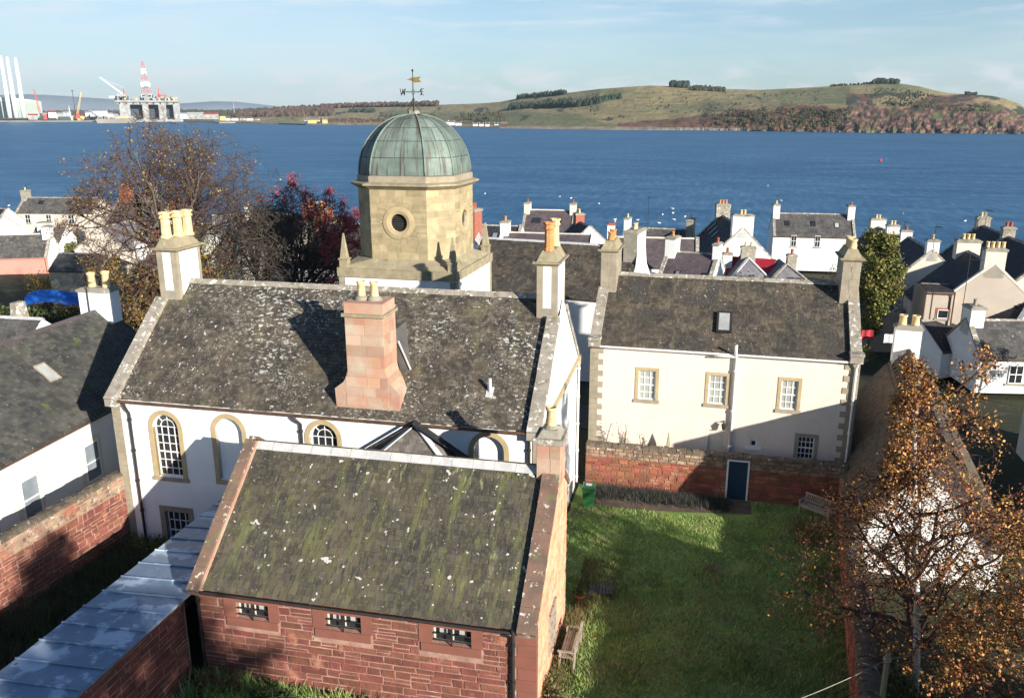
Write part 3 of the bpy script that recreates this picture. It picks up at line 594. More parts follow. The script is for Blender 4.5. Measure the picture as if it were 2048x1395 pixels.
# ================================================= courthouse main block
MF=Fr(-23.5,27.55,1.0); ML,MW,ME,MR_=17.9,9.5,6.7,10.55
courthouse=empty('courthouse',MF.o,MF.a,'white harled courthouse with lichened slate roof, arched windows and pink stone chimney in the middle','building')
slope=(MR_-ME)/(MW/2)
ar=[]; wins=[]
x0,_=MF.front(318,880);x1,_=MF.front(358,880)
def aw(cx,z0,zt,w,blind=False): ar.append((cx,z0,zt,w,blind))
aw(2.36,3.22,5.98,1.16); aw(5.22,3.35,6.05,1.16,True); aw(9.30,3.35,6.12,1.16); aw(15.95,3.35,6.18,1.16,True)
holes=[arch(c-w/2,c+w/2,z0,zt) for c,z0,zt,w,b in ar]+[rect(1.85,2.95,.25,1.65)]
mw=MB(); mw.wall((0,0,0),X_,[(0,-.3),(ML,-.3),(ML,ME-.02),(0,ME-.02)],holes,.24)
gab=[(0,-.3),(MW,-.3),(MW,ME-.02),(MW/2,MR_-.03),(0,ME-.02)]
mw.wall((ML,0,0),Y_,gab); mw.wall((0,MW,0),-Y_,[(MW-a,b) for a,b in gab][::-1] if 0 else [(0,-.3),(MW,-.3),(MW,ME-.02),(MW/2,MR_-.03),(0,ME-.02)]); mw.wall((ML,MW,0),-X_,[(0,-.3),(ML,-.3),(ML,ME-.02),(0,ME-.02)])
for c,z0,zt,w,b in ar:
    if b: mw.wall((c-w/2-.02,.20,z0-.02),X_,arch(0,w+.04,0,zt-z0+.02))
mw.build('wall','harl_white',courthouse)
for c,z0,zt,w,b in ar:
    if b:
        q=MB(); r=w/2;zs=zt-z0-r;K=14;sw=.2
        inn=[(w,0)]+[(r+r*math.cos(math.pi*i/K),zs+r*math.sin(math.pi*i/K)) for i in range(K+1)]+[(0,0)]
        ou=[(w+sw,0)]+[(r+(r+sw)*math.cos(math.pi*i/K),zs+(r+sw)*math.sin(math.pi*i/K)) for i in range(K+1)]+[(-sw,0)]
        o=V((c-w/2,0,z0)); d=.035
        for i in range(len(inn)-1):
            a,b_,c_,e=[o+X_*k[0]+Z_*k[1] for k in(inn[i],inn[i+1],ou[i+1],ou[i])]; n=-Y_
            q.quad(a+n*d,e+n*d,c_+n*d,b_+n*d); q.quad(e,c_,c_+n*d,e+n*d); q.quad(a+n*d,b_+n*d,b_-n*.19,a-n*.19)
        q.obox(o+V((-sw,-.05,-.2)),X_*(w+2*sw),Y_*.2,Z_*.19)
        bw=q.build('blind_window','surround_gold',courthouse)
    else: window(courthouse,(c-w/2,0,z0),X_,-Y_,w,zt-z0,4,6,.19,True,'surround_gold',.2,'quoin',bar=.03)
window(courthouse,(1.85,0,.25),X_,-Y_,1.1,1.4,4,3,.2,False,'quoin',.24,'quoin')
for x0_,x1_ in((-.03,.38),(ML-.28,ML+.03)):
    m=MB()
    for k in range(22): z=-.2+k*.313; m.box(x0_,x1_,-.03,.3,z+.005,z+.308)
    m.build('quoins','quoin',courthouse)
r=MB(); sl=math.hypot(MW/2,MR_-ME)
slates(r,(.42,-.16,ME-.16*slope+.0),X_,V((0,MW/2,MR_-ME)),ML-.84,sl+.2,.168,.225)
slates(r,(ML-.42,MW+.16,ME-.16*slope),-X_,V((0,-MW/2,MR_-ME)),ML-.84,sl+.2,.3,.5)
roof=r.build('roof','slate_main',courthouse)
ridge_tiles(courthouse,(.9,MW/2,MR_+.05),(ML-.8,MW/2,MR_+.05),slope,'stone_coping',.2,.62,.05)
for a,b in((-.06,.46),(ML-.46,ML+.06)):
    m=MB(); skew(m,[(-.26,ME-.26*slope-.02),(3.85,MR_-.9*slope)],a,b,.22,.8); skew(m,[(5.6,MR_-.85*slope),(MW+.26,ME-.26*slope-.02)],a,b,.22,.8)
    m.box(a,b,-.34,.0,ME-.42,ME-.10)
    m.build('gable_coping','stone_coping',courthouse)
m=MB(); m.box(ML,ML+.1,-.1,MW+.1,ME-.3,ME-.08); m.box(ML-.5,ML+.14,MW+.0,MW+.3,ME-.42,ME-.02); m.build('string_course','surround_gold',courthouse)
gutter(courthouse,(.3,-.24,ME-.2),(ML-.3,-.24,ME-.2)); gutter(courthouse,(ML+.05,MW+.32,ME-.3),(.3,MW+.3,ME-.3))
pipe(courthouse,[(.72,-.24,ME-.25),(.78,-.2,ME-.5),(.82,-.09,ME-.75),(.82,-.09,0)],r=.055)
pipe(courthouse,[(8.2,-.24,ME-.25),(8.3,-.2,ME-.42),(8.42,-.09,ME-.6),(8.42,-.09,2.5)],r=.055)
pipe(courthouse,[(17.45,-.24,ME-.25),(17.5,-.09,ME-.6),(17.5,-.09,4.0)],'iron',r=.05)
pipe(courthouse,[(ML+.1,MW-.1,ME-.3),(ML+.1,MW-.12,.3)],'white_paint',r=.05)
def gable_chim(x0,x1,y0,y1,z0,zt,npot,pm):
    c=chimney(courthouse,(x0+x1)/2,(y0+y1)/2,x1-x0,y1-y0,z0,zt,'stone_grey','slope','stone_green',(),.42,.12)
    w=x1-x0; q=MB()
    for yy,n in((y0,-1),(y1,1)): q.box(x0+w*.3,x1-w*.3,min(yy,yy+.012*n),max(yy,yy+.012*n),z0+.5,zt-.08)
    for xx,n in((x0,-1),(x1,1)): q.box(min(xx,xx+.012*n),max(xx,xx+.012*n),y0+.22,y1-.22,z0+.3,zt-.08)
    q.build('harled_panel','harl_white',c)
    q=MB()
    for k in range(7):
        z=z0+.1+k*(zt-z0-.15)/7; h=(zt-z0-.15)/7-.012
        for xx in(x0,x1-w*.3): 
            for yy in (y0-.006,y1-.194): q.box(xx-.004 if xx==x0 else xx,xx+w*.3+(.004 if xx!=x0 else 0),yy,yy+.2,z,z+h)
    q.build('quoins','quoin',c)
    q=MB(); q.box(x0-.08,x1+.08,y0-.1,y0+.5,z0-.25,z0-.0); q.build('plinth','stone_coping',c)
    for i,p in enumerate(pm):
        pot(c,(x0+x1)/2+p[1],y0+.35+i*(y1-y0-.7)/max(1,len(pm)-1),zt+.50,1.12,.215 if npot==3 else .185,p[0],True)
gable_chim(.12,1.08,3.85,5.65,9.75,12.0,3,[('pot_yellow',-.12),('pot_yellow',.1),('pot_yellow',.22)])
gable_chim(ML-.9,ML-.08,3.85,5.75,9.75,12.0,2,[('pot_orange',0),('pot_yellow',.03)])
# big pink stone chimney on the front slope
m=MB(); y0,y1=.16,1.1; xa,xb=10.40,11.92; za=6.62
poly=[(9.88,za),(12.42,za),(12.46,7.5),(12.30,7.68),(12.10,7.88),(11.98,8.12),(xb,8.4),(xb,10.45),(xa,10.45),(xa,8.35),(10.34,8.08),(10.20,7.86),(9.99,7.70),(9.84,7.58)]
m.wall((0,y0,0),X_,poly); m.wall((0,y1+.35,0),-X_,[(-a,b) for a,b in poly][::-1])
for i in range(len(poly)):
    a,b=poly[i],poly[(i+1)%len(poly)]; m.quad((a[0],y0,a[1]),(a[0],y1+.35,a[1]),(b[0],y1+.35,b[1]),(b[0],y0,b[1]))
cch=m.build('chimney','gable_rubble',courthouse); cch.data.materials[0]=MATS['pink_stone']
m=MB(); rr=random.Random(5)
for (f,u,L,n) in(((xa,y0,0),X_,xb-xa,-Y_),((xb,y0,0),Y_,y1-y0+.35,X_)): stones(m,f,u,L,8.1,10.5,n,.40,.42,.45,.85,.016,.012,rough=.002,cham=.004,rnd=rr)
stones(m,(xa-.1,y0,0),X_,xb-xa+.2,6.95,8.1,-Y_,.36,.40,.5,.9,.016,.012,rough=.002,cham=.004,rnd=rr)
m.build('ashlar','pink_stone',cch)
m=MB(); m.box(xa-.09,xb+.09,y0-.09,y1+.44,10.45,10.57); m.build('chimney_cap','stone_green',cch); m=MB(); m.box(xa,xb,y0,y1+.35,10.57,10.97); m.build('chimney_head','pink_stone',cch)
m=MB()
for cx in(10.84,11.36): m.lathe((cx,.85,10.96),[(.34,0),(.2,.16),(.1,.18)],12)
m.build('mortar_flaunching','stone_grey',cch,True)
for cx in(10.84,11.36): pot(cch,cx,.85,11.04,.62,.15,'pot_yellow')
m=MB(); m.add([(xb-.3,1.64,9.45),(xb+.50,1.64,8.02),(xb-.3,3.45,9.52),(xa+.3,1.64,9.45),(xa-.4,1.64,8.05),(xb+.05,1.64,8.0)],[(0,1,2),(3,0,2),(3,2,4),(1,0,5)]); m.build('roof_saddle','slate_grey',cch)
m=MB(); m.bar((xb+.03,1.60,9.2),(xb+.50,1.60,8.06),.07,.04); m.build('flashing','lead_pale',cch)
m=MB(); vp=(15.75,1.05,ME+1.05*slope); m.tube([(vp[0],vp[1],vp[2]-.1),(vp[0],vp[1],vp[2]+.55)],.065,10); m.obox(V(vp)+V((-.14,-.2,-.2*slope+.015)),X_*.28,V((0,.36,.36*slope)),V((0,-.01,.02))); m.build('vent_pipe','lead_pale',courthouse,False)
# cross roof between courthouse and annex: half pyramid with lead hips
def face_slates(mb,a,b,c,course=.2,width=.26):   # a,b lower corners, c apex
    a,b,c=V(a),V(b),V(c); u=(b-a).normalized(); h=c-a; x=h.dot(u); v=(h-u*x); H=v.length; L=(b-a).length
    slates(mb,a,u,v,L,H,course,width,inside=lambda p,q:(p>x*q/H+.08 and p<L-(L-x)*q/H-.08))
def lpt(fr,u,v,yl): x,z=fr.front(u,v,yl); return (x,yl,z)
ap=(13.15,-.12,6.50); fl=(11.0,-1.35,4.7); fr_=(15.3,-1.35,4.7); bl=(10.35,-.03,4.7); br=(15.95,-.03,4.7)
m=MB(); m.add([ap,fl,fr_,bl,br],[(0,1,2),(0,3,1),(0,2,4),(3,4,2,1)]); base=m.build('link_roof','slate_link',courthouse)
m=MB(); face_slates(m,fl,fr_,ap); m.build('slates','slate_link',base)
m=MB()
for p in(fl,fr_): m.bar(V(p)+V((0,-.02,.03)),V(ap)+V((0,-.02,.03)),.22,.05)
m.build('lead_hip','lead_pale',base)
m=MB()
for p,s_ in((bl,-1),(br,1)): m.add([V(ap)+V((0,0,.16)),V(p)+V((s_*.05,0,.1)),V(p)+V((s_*.05,-.45,.1)),V(ap)+V((0,-.45,.16))],[(0,1,2,3) if s_<0 else (3,2,1,0)])
m.build('shaded_side_slates','slate_black',base)  # side slopes made black: their own shade is put into the colour
for k in range(5): pass
# ================================================= tower
TF=Fr(-14.65,40.45,-1.0); tower=empty('clock_tower',TF.o,TF.a,'square white tower with sandstone octagon and green copper dome behind the courthouse ridge','tower'); tower.name='domed_tower'
h=3.03
m=MB(); m.box(-h,h,-h,h,-.3,9.98); m.build('wall','harl_white',tower)
m=MB()
for k in range(14):
    z=5.6+k*.31
    for sx in(-1,1):
        for sy in(-1,1): m.box(min(sx*(h-.3),sx*(h+.025)),max(sx*(h-.3),sx*(h+.025)),min(sy*(h-.3),sy*(h+.025)),max(sy*(h-.3),sy*(h+.025)),z,z+.302)
m.build('quoins','quoin',tower)
m=MB()
for i in range(9):
    a=-h-.08+i*(2*h+.16)/9; b=a+(2*h+.16)/9-.008
    for s_ in(-1,1):
        m.box(a,b,min(s_*(h-.35),s_*(h+.08)),max(s_*(h-.35),s_*(h+.08)),9.98,10.42)
        if 0<i<8: m.box(min(s_*(h-.35),s_*(h+.08)),max(s_*(h-.35),s_*(h+.08)),a,b,9.98,10.42)
m.build('parapet_band','stone_green',tower)
A_,C_=2.52,1.08
def octo(a,c,z): return [(-a+c,-a,z),(a-c,-a,z),(a,-a+c,z),(a,a-c,z),(a-c,a,z),(-a+c,a,z),(-a,a-c,z),(-a,-a+c,z)]
def ostack(m,levels):
    n=len(m.v)
    for a,c,z in levels: m.v.extend(octo(a,c,z))
    for i in range(len(levels)-1):
        for j in range(8): p=n+i*8+j;q=n+i*8+(j+1)%8; m.f.append((p,q,q+8,p+8))
    m.f.append(tuple(n+j for j in range(8))[::-1]); m.f.append(tuple(n+(len(levels)-1)*8+j for j in range(8)))
m=MB(); m.add([(-h,-h,10.40),(h,-h,10.40),(h,h,10.40),(-h,h,10.40)]+octo(A_,C_,10.85),[(0,1,5,4),(1,6,5),(1,2,7,6),(2,8,7),(2,3,9,8),(3,10,9),(3,0,11,10),(0,4,11)]); m.build('weathering','stone_green',tower)
octh=MB(); oc=octo(A_,C_,0); r_o=.43
zb,zt=10.6,14.22
om=MB()
for j in range(8):
    a,b=V(oc[j]),V(oc[(j+1)%8]); u=(b-a).normalized(); L=(b-a).length; n=u.cross(Z_)
    hl=[]
    if j%2==0 and j in(0,2,6,4):
        hl=[[(L/2+r_o*math.cos(2*math.pi*i/20),12.62+r_o*math.sin(2*math.pi*i/20)) for i in range(20)]]
    octh.wall((a.x,a.y,0),u,[(0,zb),(L,zb),(L,zt),(0,zt)],hl,.35)
oct_o=octh.build('octagon_wall','mortar_tan',tower)
sm=MB(); rr=random.Random(11); rows=[]; 
nr=10; rh=(zt-10.86)/nr
for j in range(8):
    a,b=V(oc[j]),V(oc[(j+1)%8]); u=(b-a).normalized(); L=(b-a).length; n=u.cross(Z_)
    for k in range(nr):
        z=10.86+k*rh; x=0
        while x<L-.01:
            w=rr.uniform(.35,.85)
            if x+w>L-.28: w=L-x
            segs=[(x,x+w)]
            if j%2==0:
                zc=z+rh/2-12.62
                if abs(zc)<.74+rh/2:
                    hw=math.sqrt(max(0,.72**2-max(0,abs(zc)-rh/2)**2)); segs=[]
                    if min(x+w,L/2-hw)-x>.04: segs.append((x,min(x+w,L/2-hw)))
                    if x+w-max(x,L/2+hw)>.04: segs.append((max(x,L/2+hw),x+w))
            if j%2==0 and abs(zc)<.74+rh/2:
                for t_ in range(4):
                    zs_=z+rh*t_/4; zm=abs(zs_+rh/8-12.62); hw=math.sqrt(max(0,.74**2-zm**2)); e=.012
                    for p,q in((x,min(x+w,L/2-hw)),(max(x,L/2+hw),x+w)):
                        if q-p>.03: sm.obox(V((a.x,a.y,zs_))+u*(p+.006),u*(q-p-.012),n*e,Z_*(rh/4-.002))
                segs=[]
            for p,q in segs:
                g=.006; e=rr.uniform(.008,.016); sm.obox(V((a.x,a.y,z+g))+u*(p+g*(p>0)),u*(q-p-g*((p>0)+(q<L))),n*e,Z_*(rh-2*g))
            x+=w
sm.build('ashlar','sandstone_tan',tower)
for j in(0,2,4,6):
    a,b=V(oc[j]),V(oc[(j+1)%8]); u=(b-a).normalized(); L=(b-a).length; n=u.cross(Z_); c=V((a.x,a.y,12.62))+u*L/2
    m=MB(); K=28
    for i in range(K):
        t0,t1=2*math.pi*i/K,2*math.pi*(i+1)/K
        P=lambda rad,t,d:c+u*(rad*math.cos(t))+Z_*(rad*math.sin(t))+n*d
        for (ra,da),(rb,db) in(((.80,0),(.79,.05)),((.79,.05),(.60,.075)),((.60,.075),(.44,.03)),((.44,.03),(.43,-.2))): m.quad(P(ra,t0,da),P(rb,t0,db),P(rb,t1,db),P(ra,t1,da))
        m.f[-4:]=[f[::-1] for f in m.f[-4:]]
    w=m.build('oculus','sandstone_tan',tower); w.data.materials[0]=MATS['surround_gold']
    m=MB()
    for k in range(9):
        z=-.40+k*.1; hw=math.sqrt(max(.01,.44**2-z*z)); m.obox(c+Z_*z-u*hw-n*.22,u*2*hw,n*.12-Z_*.06,Z_*.018+n*.008)
    m.obox(c-u*.5-Z_*.5-n*.33,u,-n*.02,Z_)
    m.build('louvres','louvre',w)
m=MB(); ostack(m,[(A_,C_,14.18),(A_+.06,C_+.02,14.22),(A_+.24,C_+.06,14.36),(A_+.30,C_+.08,14.38),(A_+.30,C_+.08,14.46),(A_+.12,C_+.04,14.52),(A_+.04,C_+.02,14.53)]); m.build('cornice','stone_green',tower)
m=MB(); ostack(m,[(A_+.02,C_,14.5),(A_+.02,C_,14.80),(A_-.1,C_,14.86)]); m.build('drum_band','quoin',tower)
# copper dome: eight panels, each split in sheets
dz,dh,da=14.84,2.82,2.44
def dprof(t): # t 0..1 -> scale, height
    an=t*math.pi/2*.955; return math.cos(an)**.93,math.sin(an)/math.sin(math.pi/2*.955)
m=MB(); sh=MB(); NR=20
b8=[V((p[0],p[1],0)) for p in octo(da,da*(C_/A_),0)]
bands=[0,.20,.40,.60,.80,1.0]
for j in range(8):
    a,b=b8[j],b8[(j+1)%8]; L=(b-a).length; cols=2
    for bi in range(5):
        for ci in range(cols):
            off=.5+((-1)**bi)*.06
            u0,u1=(0,off) if ci==0 else (off,1)
            NS=4
            for k in range(NS):
                t0=bands[bi]+(bands[bi+1]-bands[bi])*k/NS; t1=bands[bi]+(bands[bi+1]-bands[bi])*(k+1)/NS
                g=.004; sh.quad(*[ (a.lerp(b,uu)*dprof(t)[0]*(1+.004*(1-abs(2*uu-1)))+Z_*(dz+dh*dprof(t)[1])) for uu,t in((u0+g,t0),(u1-g,t0),(u1-g,t1),(u0+g,t1))])
for i in range(25):
    pass
dome=sh.build('dome','copper',tower)
me=dome.data; uvl=me.uv_layers.new(name='UVMap')
for poly_ in me.polygons:
    for li in poly_.loop_indices:
        co=me.vertices[me.loops[li].vertex_index].co; uvl.data[li].uv=(math.atan2(co.y,co.x)*2.5,co.z)
import bmesh
bm=bmesh.new(); bm.from_mesh(me); bmesh.ops.remove_doubles(bm,verts=bm.verts,dist=.0008); bm.to_mesh(me); bm.free()
m=MB()
for j in range(8):
    pts=[b8[j]*dprof(t/16)[0]*1.008+Z_*(dz+dh*dprof(t/16)[1]+.01) for t in range(17)]; m.tube(pts,[.04]*17,6)
ribs=m.build('dome_rib','copper',tower,True); ribs.name='dome_ribs'
m=MB()
for j in range(8):
    a,b=b8[j],b8[(j+1)%8]
    for t in bands[:-1]:
        s_,z_=dprof(t); m.tube([a*s_*1.003+Z_*(dz+dh*z_),b*s_*1.003+Z_*(dz+dh*z_)],.014,4)
    for bi in range(5):
        off=.5+((-1)**bi)*.06; m.tube([a.lerp(b,off)*dprof(bands[bi]+(bands[bi+1]-bands[bi])*q/3)[0]*1.003+Z_*(dz+dh*dprof(bands[bi]+(bands[bi+1]-bands[bi])*q/3)[1]) for q in range(4)],.013,4)
m.build('dome_seams','louvre',tower)
m=MB(); ostack(m,[(.26,.11,dz+dh-.06),(.26,.11,dz+dh+.16),(.20,.09,dz+dh+.2)]); m.build('dome_cap','stone_grey',tower)
# obelisks
ob=None
for sx in(-1,1):
    for sy in(-1,1):
        q=MB(); x,y=sx*(h-.22),sy*(h-.22); q.box(x-.2,x+.2,y-.2,y+.2,10.40,10.80); q.box(x-.24,x+.24,y-.24,y+.24,10.80,10.87); q.frustum(x-.17,x+.17,y-.17,y+.17,10.87,x-.03,x+.03,y-.03,y+.03,12.08); q.build('obelisk','stone_green',tower)
# weather vane
wv=MB(); z0=dz+dh+.15; wv.tube([(0,0,z0),(0,0,z0+.7),(0,0,19.72)],[.035,.028,.02],8)
for k in range(4):
    a=k*math.pi/2+.4; c,s_=math.cos(a),math.sin(a); wv.tube([(c*.32,s_*.32,z0),(c*.26,s_*.26,z0+.12),(c*.14,s_*.14,z0+.2),(c*.1,s_*.1,z0+.38),(c*.03,s_*.03,z0+.6)],.018,5)
wv.lathe((0,0,19.66),[(.03,0),(.06,.06),(.03,.12)],8); van=wv.build('vane_mast','iron',tower)
m=MB(); zc=18.72
def stroke(m,c,ux,pts,w=.028):
    for a,b in zip(pts,pts[1:]): m.bar(c+ux*a[0]+Z_*a[1],c+ux*b[0]+Z_*b[1],w,w)
va=R_(14.5); ex=V((math.cos(va-TF.a),math.sin(va-TF.a),0))
ex=V((1,0,0)); 
for sgn in(1,-1):
    m.tube([ex*.0+Z_*zc,ex*(sgn*.36)+Z_*zc],.014,5)
    for q in(.22,.30): m.lathe(ex*(sgn*q)+Z_*(zc-.03),[(.01,0),(.03,.03),(.01,.06)],6)
ny=V((.35,.93,0)).normalized()
m.tube([ny*-.5+Z_*zc,ny*.5+Z_*zc],.014,5)
for k in range(10):
    a0,a1=2*math.pi*k/10,2*math.pi*(k+1)/10
    for rr_ in(.1,): m.bar(ex*(rr_*math.cos(a0))+Z_*(zc+rr_*math.sin(a0)),ex*(rr_*math.cos(a1))+Z_*(zc+rr_*math.sin(a1)),.016,.016)
Wp=[(-.10,.16),(-.04,-.16),(.04,.08),(.12,-.16),(.18,.16)]; Ep=[(.14,.14),(0,.14),(0,-.14),(.14,-.14)]; Ep2=[(0,0),(.11,0)]
stroke(m,ex*-.58+Z_*zc,ex,Wp); stroke(m,ex*.42+Z_*zc,ex,Ep); stroke(m,ex*.42+Z_*zc,ex,Ep2)
stroke(m,ny*-.62+Z_*zc,ny,[(-.14,-.12),(-.14,.12),(0,-.12),(0,.12)]); stroke(m,ny*.52+Z_*zc,ny,[(.14,.1),(.07,.13),(0,.07),(.14,-.05),(.07,-.13),(0,-.1)])
m.build('compass_letters','iron',van)
m=MB(); zf=19.30; pl=[(-.34,.0),(-.2,.035),(-.05,.09),(.42,.13),(.32,.0),(.44,-.12),(.1,-.15),(-.05,-.07),(-.2,-.02)]
for s_ in(1,-1): m.wall(V((0,-.012*s_,zf)),X_*s_ if 1 else X_,[(a*s_,b) for a,b in (pl if s_<0 else pl[::-1])])
for i in range(len(pl)):
    a,b=pl[i],pl[(i+1)%len(pl)]; m.quad((a[0],-.012,zf+a[1]),(a[0],.012,zf+a[1]),(b[0],.012,zf+b[1]),(b[0],-.012,zf+b[1]))
m.build('vane_banner','gold',van)
# ================================================= annex
AF=Fr(-15.29,20.45,1.0); AL,AE,AR,AY=11.05,3.45,6.63,4.0; sa=(AR-AE)/AY; AB=5.75
annex=empty('annex',AF.o,AF.a,'low red sandstone annex with mossy slate roof, three barred windows and a yellow-potted chimney','building')
aw3=[(1.38,2.50,2.32,2.88),(4.42,5.60,2.34,2.91),(7.88,9.10,2.36,2.93)]
m=MB(); m.wall((0,0,0),X_,[(0,-.4),(AL,-.4),(AL,AE),(0,AE)],[rect(*q) for q in aw3],.22)
zb_=AR-(AB-AY)*sa*.95
gb=[(0,-.4),(AB,-.4),(AB,zb_),(AY,AR),(0,AE)]
g_=MB(); g_.wall((AL,0,0),Y_,gb); g_.build('gable_wall','gable_rubble',annex); m.wall((0,AB,0),-Y_,[(0,-.4),(AB,-.4),(AB,AE),(AB-AY,AR),(0,zb_)]); m.wall((AL,AB,0),-X_,rect(0,AL,-.4,zb_))
m.build('wall','mortar_red',annex)
m=MB(); rr=random.Random(21)
H3=[(a-.42,b+.36,c-.34,d+.3) for a,b,c,d in aw3]
stones(m,(0,0,0),X_,AL-.75,-.1,AE-.06,-Y_,  .19,.34,.36,.92,.032,.022,H3,rough=.016,rnd=rr,cham=.016)
m.build('front_masonry','red_stone',annex)
m=MB(); 
for k in range(9):
    z=-.1+k*.4; w=.72 if k%2 else .55; m.box(AL-w,AL+.02,-.02,.25,z+.005,min(z+.395,AE-.02))
m.build('quoins','red_stone_dressed',annex)
for a,b,c,d in aw3:
    m=MB()
    m.box(a-.42,b+.36,-.03,.12,d+.0,d+.30)
    m.box(a-.42,a,-.03,.20,c,d-.004); m.box(b,b+.36,-.03,.20,c,d-.004); m.box(a-.36,b+.3,-.05,.21,c-.3,c-.004)
    m.build('window_surround','red_stone_dressed',annex)
for a,b,c,d in aw3:
    w=window(annex,(a,0,c),X_,-Y_,b-a,d-c,2,1,.2,pane='glass_dark',bar=.035,frame='cream_paint')
    q=MB(); q.box(a+.18,a+.42,.17,.182,c+.22,d-.02); q.box(b-.42,b-.2,.17,.182,c+.22,d-.02); q.build('curtain','curtain',w)
    q=MB()
    for z in(c+.14,c+.36): q.bar((a-.0,-.015,z),(b,-.015,z),.028)
    q.bar(((a+b)/2,-.03,c-.02),((a+b)/2,-.03,d),.04); q.build('window_bars','iron',w)
m=MB(); rr=random.Random(22)
def topg(y): return (AE+y*sa if y<AY else AR-(y-AY)*sa*.95)-.12
stones(m,(AL,0,0),Y_,AB,-.1,AR,X_,.12,.2,.16,.42,.012,.006,[(2.0,3.3,.7,2.4)],topg,rough=.02,rnd=rr,cham=.012); m.build('gable_masonry','gable_rubble',annex)
y0,z0=AF.side(1092,1262,AL);y1,z1=AF.side(1116,1262,AL)
shv=MB(); ya,yb,za_,zb2=2.1,3.25,.85,2.35
shv.box(AL+.0,AL+.05,ya,yb,za_,zb2); 
for k in(0,.5,1): shv.box(AL+.05,AL+.085,ya+(yb-ya-.08)*k,ya+(yb-ya-.08)*k+.08,za_,zb2)
for k in(0,.33,.66,1): shv.box(AL+.05,AL+.08,ya,yb,za_+(zb2-za_-.06)*k,za_+(zb2-za_-.06)*k+.06)
shv.build('window_shutter','wood_grey',annex)
r=MB(); sl=math.hypot(AY,AR-AE)
slates(r,(.28,-.2,AE-.2*sa),X_,V((0,AY,AR-AE)),AL-.75,sl+.26,.205,.255,.017); slates(r,(AL-.47,AB+.1,zb_-.1*sa),-X_,V((0,-(AB-AY),AR-zb_)),AL-.75,2.6,.3,.4); r.build('roof','slate_annex',annex)
m=MB(); k=14
for i in range(k):
    a=.25+i*(AL-.95)/k; b=a+(AL-.95)/k-.008; zz=AR+.045+random.uniform(-.006,.006)
    P=[(a,AY-.27,zz-.27*sa),(b,AY-.27,zz-.27*sa),(b,AY,zz+.03),(a,AY,zz+.03),(a,AY+.27,zz-.26*sa),(b,AY+.27,zz-.26*sa)]
    m.add(P,[(0,1,2,3),(3,2,5,4)])
m.build('lead_ridge','lead_pale',annex)
for a,b in((-.08,.30),(AL-.50,AL+.06)):
    m=MB(); skew(m,[(-.28,AE-.28*sa-.03),(AY,AR-.02)],a,b,.2,.75); skew(m,[(AY,AR-.02),(AB+.15,zb_-.15*sa)],a,b,.2,.75); m.box(a,b,-.3,.0,AE-.32,AE-.14)
    m.build('gable_coping','stone_coping_red',annex)
m=MB(); m.bar((.33,-.25,AE-.25*sa+.03),(.33,AY,AR+.03),.07,.10); m.build('coping_fillet','pink_stone',annex)
gutter(annex,(.3,-.27,AE-.22),(AL-.5,-.27,AE-.22),'iron',.05)
pipe(annex,[(AL-.62,-.3,AE-.1),(AL-.62,-.3,AE-.35),(AL-.66,-.1,AE-.5),(AL-.66,-.1,-.1)],r=.055)
pipe(annex,[(.12,-.26,AE-.15),(.1,-.1,AE-.4),(.1,-.1,.1)],r=.055)
c=chimney(annex,10.74,4.1,.78,.92,6.1,7.55,'mortar_red','plain','stone_coping',(),.2,.09); c.data.materials[0]=MATS['pink_stone']
m=MB(); rr=random.Random(3)
stones(m,(10.35,3.64,0),X_,.78,6.15,7.55,-Y_,.44,.46,.3,.5,.016,.012,rough=.002,rnd=rr,cham=.004); stones(m,(11.13,3.64,0),Y_,.92,6.15,7.55,X_,.44,.46,.35,.6,.016,.012,rough=.002,rnd=rr,cham=.004); m.build('ashlar','pink_stone',c)
m=MB(); m.frustum(10.36,11.12,3.65,4.55,7.75,10.5,10.98,3.8,4.4,7.98); m.lathe((10.74,4.1,7.93),[(.28,0),(.22,.12),(.1,.2)],12); m.build('mortar_flaunching','stone_grey',c); pot(c,10.74,4.1,8.05,.62,.17,'pot_yellow')
# ================================================= lead roofed corridor
cor=empty('covered_passage',(-15.5,20.2,0),0,'red stone passage with a blue-grey lead roof running away from the annex','outbuilding')
xr,xl,zr,zl=0.02,-2.95,3.02,2.86; yN,yF=-6.4,7.0
m=MB(); m.wall((-.2,yN+.6,0),Y_,[(0,-.3),(-yN-.6+.15,-.3),(-yN-.6+.15,zr-.06),(0,zr-.06)]); m.wall((xl+.25,yF,0),-Y_,[(0,-.3),(yF-yN-.6,-.3),(yF-yN-.6,zl-.05),(0,zl-.05)])
m.wall((xl+.25,yN+.6,0),X_,rect(0,-xl-.45,-.3,zl-.06)); m.build('wall','mortar_red',cor)
m=MB(); rr=random.Random(9); stones(m,(-.2,yN+.6,0),Y_,-yN-.6+.1,-.1,zr-.08,X_,.18,.32,.34,.85,.03,.02,rough=.016,rnd=rr); stones(m,(xl+.25,yN+.6,0),X_,-xl-.45,-.1,zl-.08,-Y_,.13,.26,.26,.6,.03,.02,rough=.016,rnd=rr); m.build('masonry','red_stone',cor)
N_=15; m=MB()
for i in range(N_):
    a=yN+(yF-yN)*i/N_+.0; b=yN+(yF-yN)*(i+1)/N_; K=5
    for k in range(K):
        def pz(x,y): return zr+(zl-zr)*(x-xr)/(xl-xr)+.008*noise.noise(V((x*1.6,y*1.6,i)))
        xs=[xl+(xr-xl)*q/K for q in(k,k+1)]; m.quad((xs[0],a,pz(xs[0],a)),(xs[1],a,pz(xs[1],a)),(xs[1],b,pz(xs[1],b)),(xs[0],b,pz(xs[0],b)))
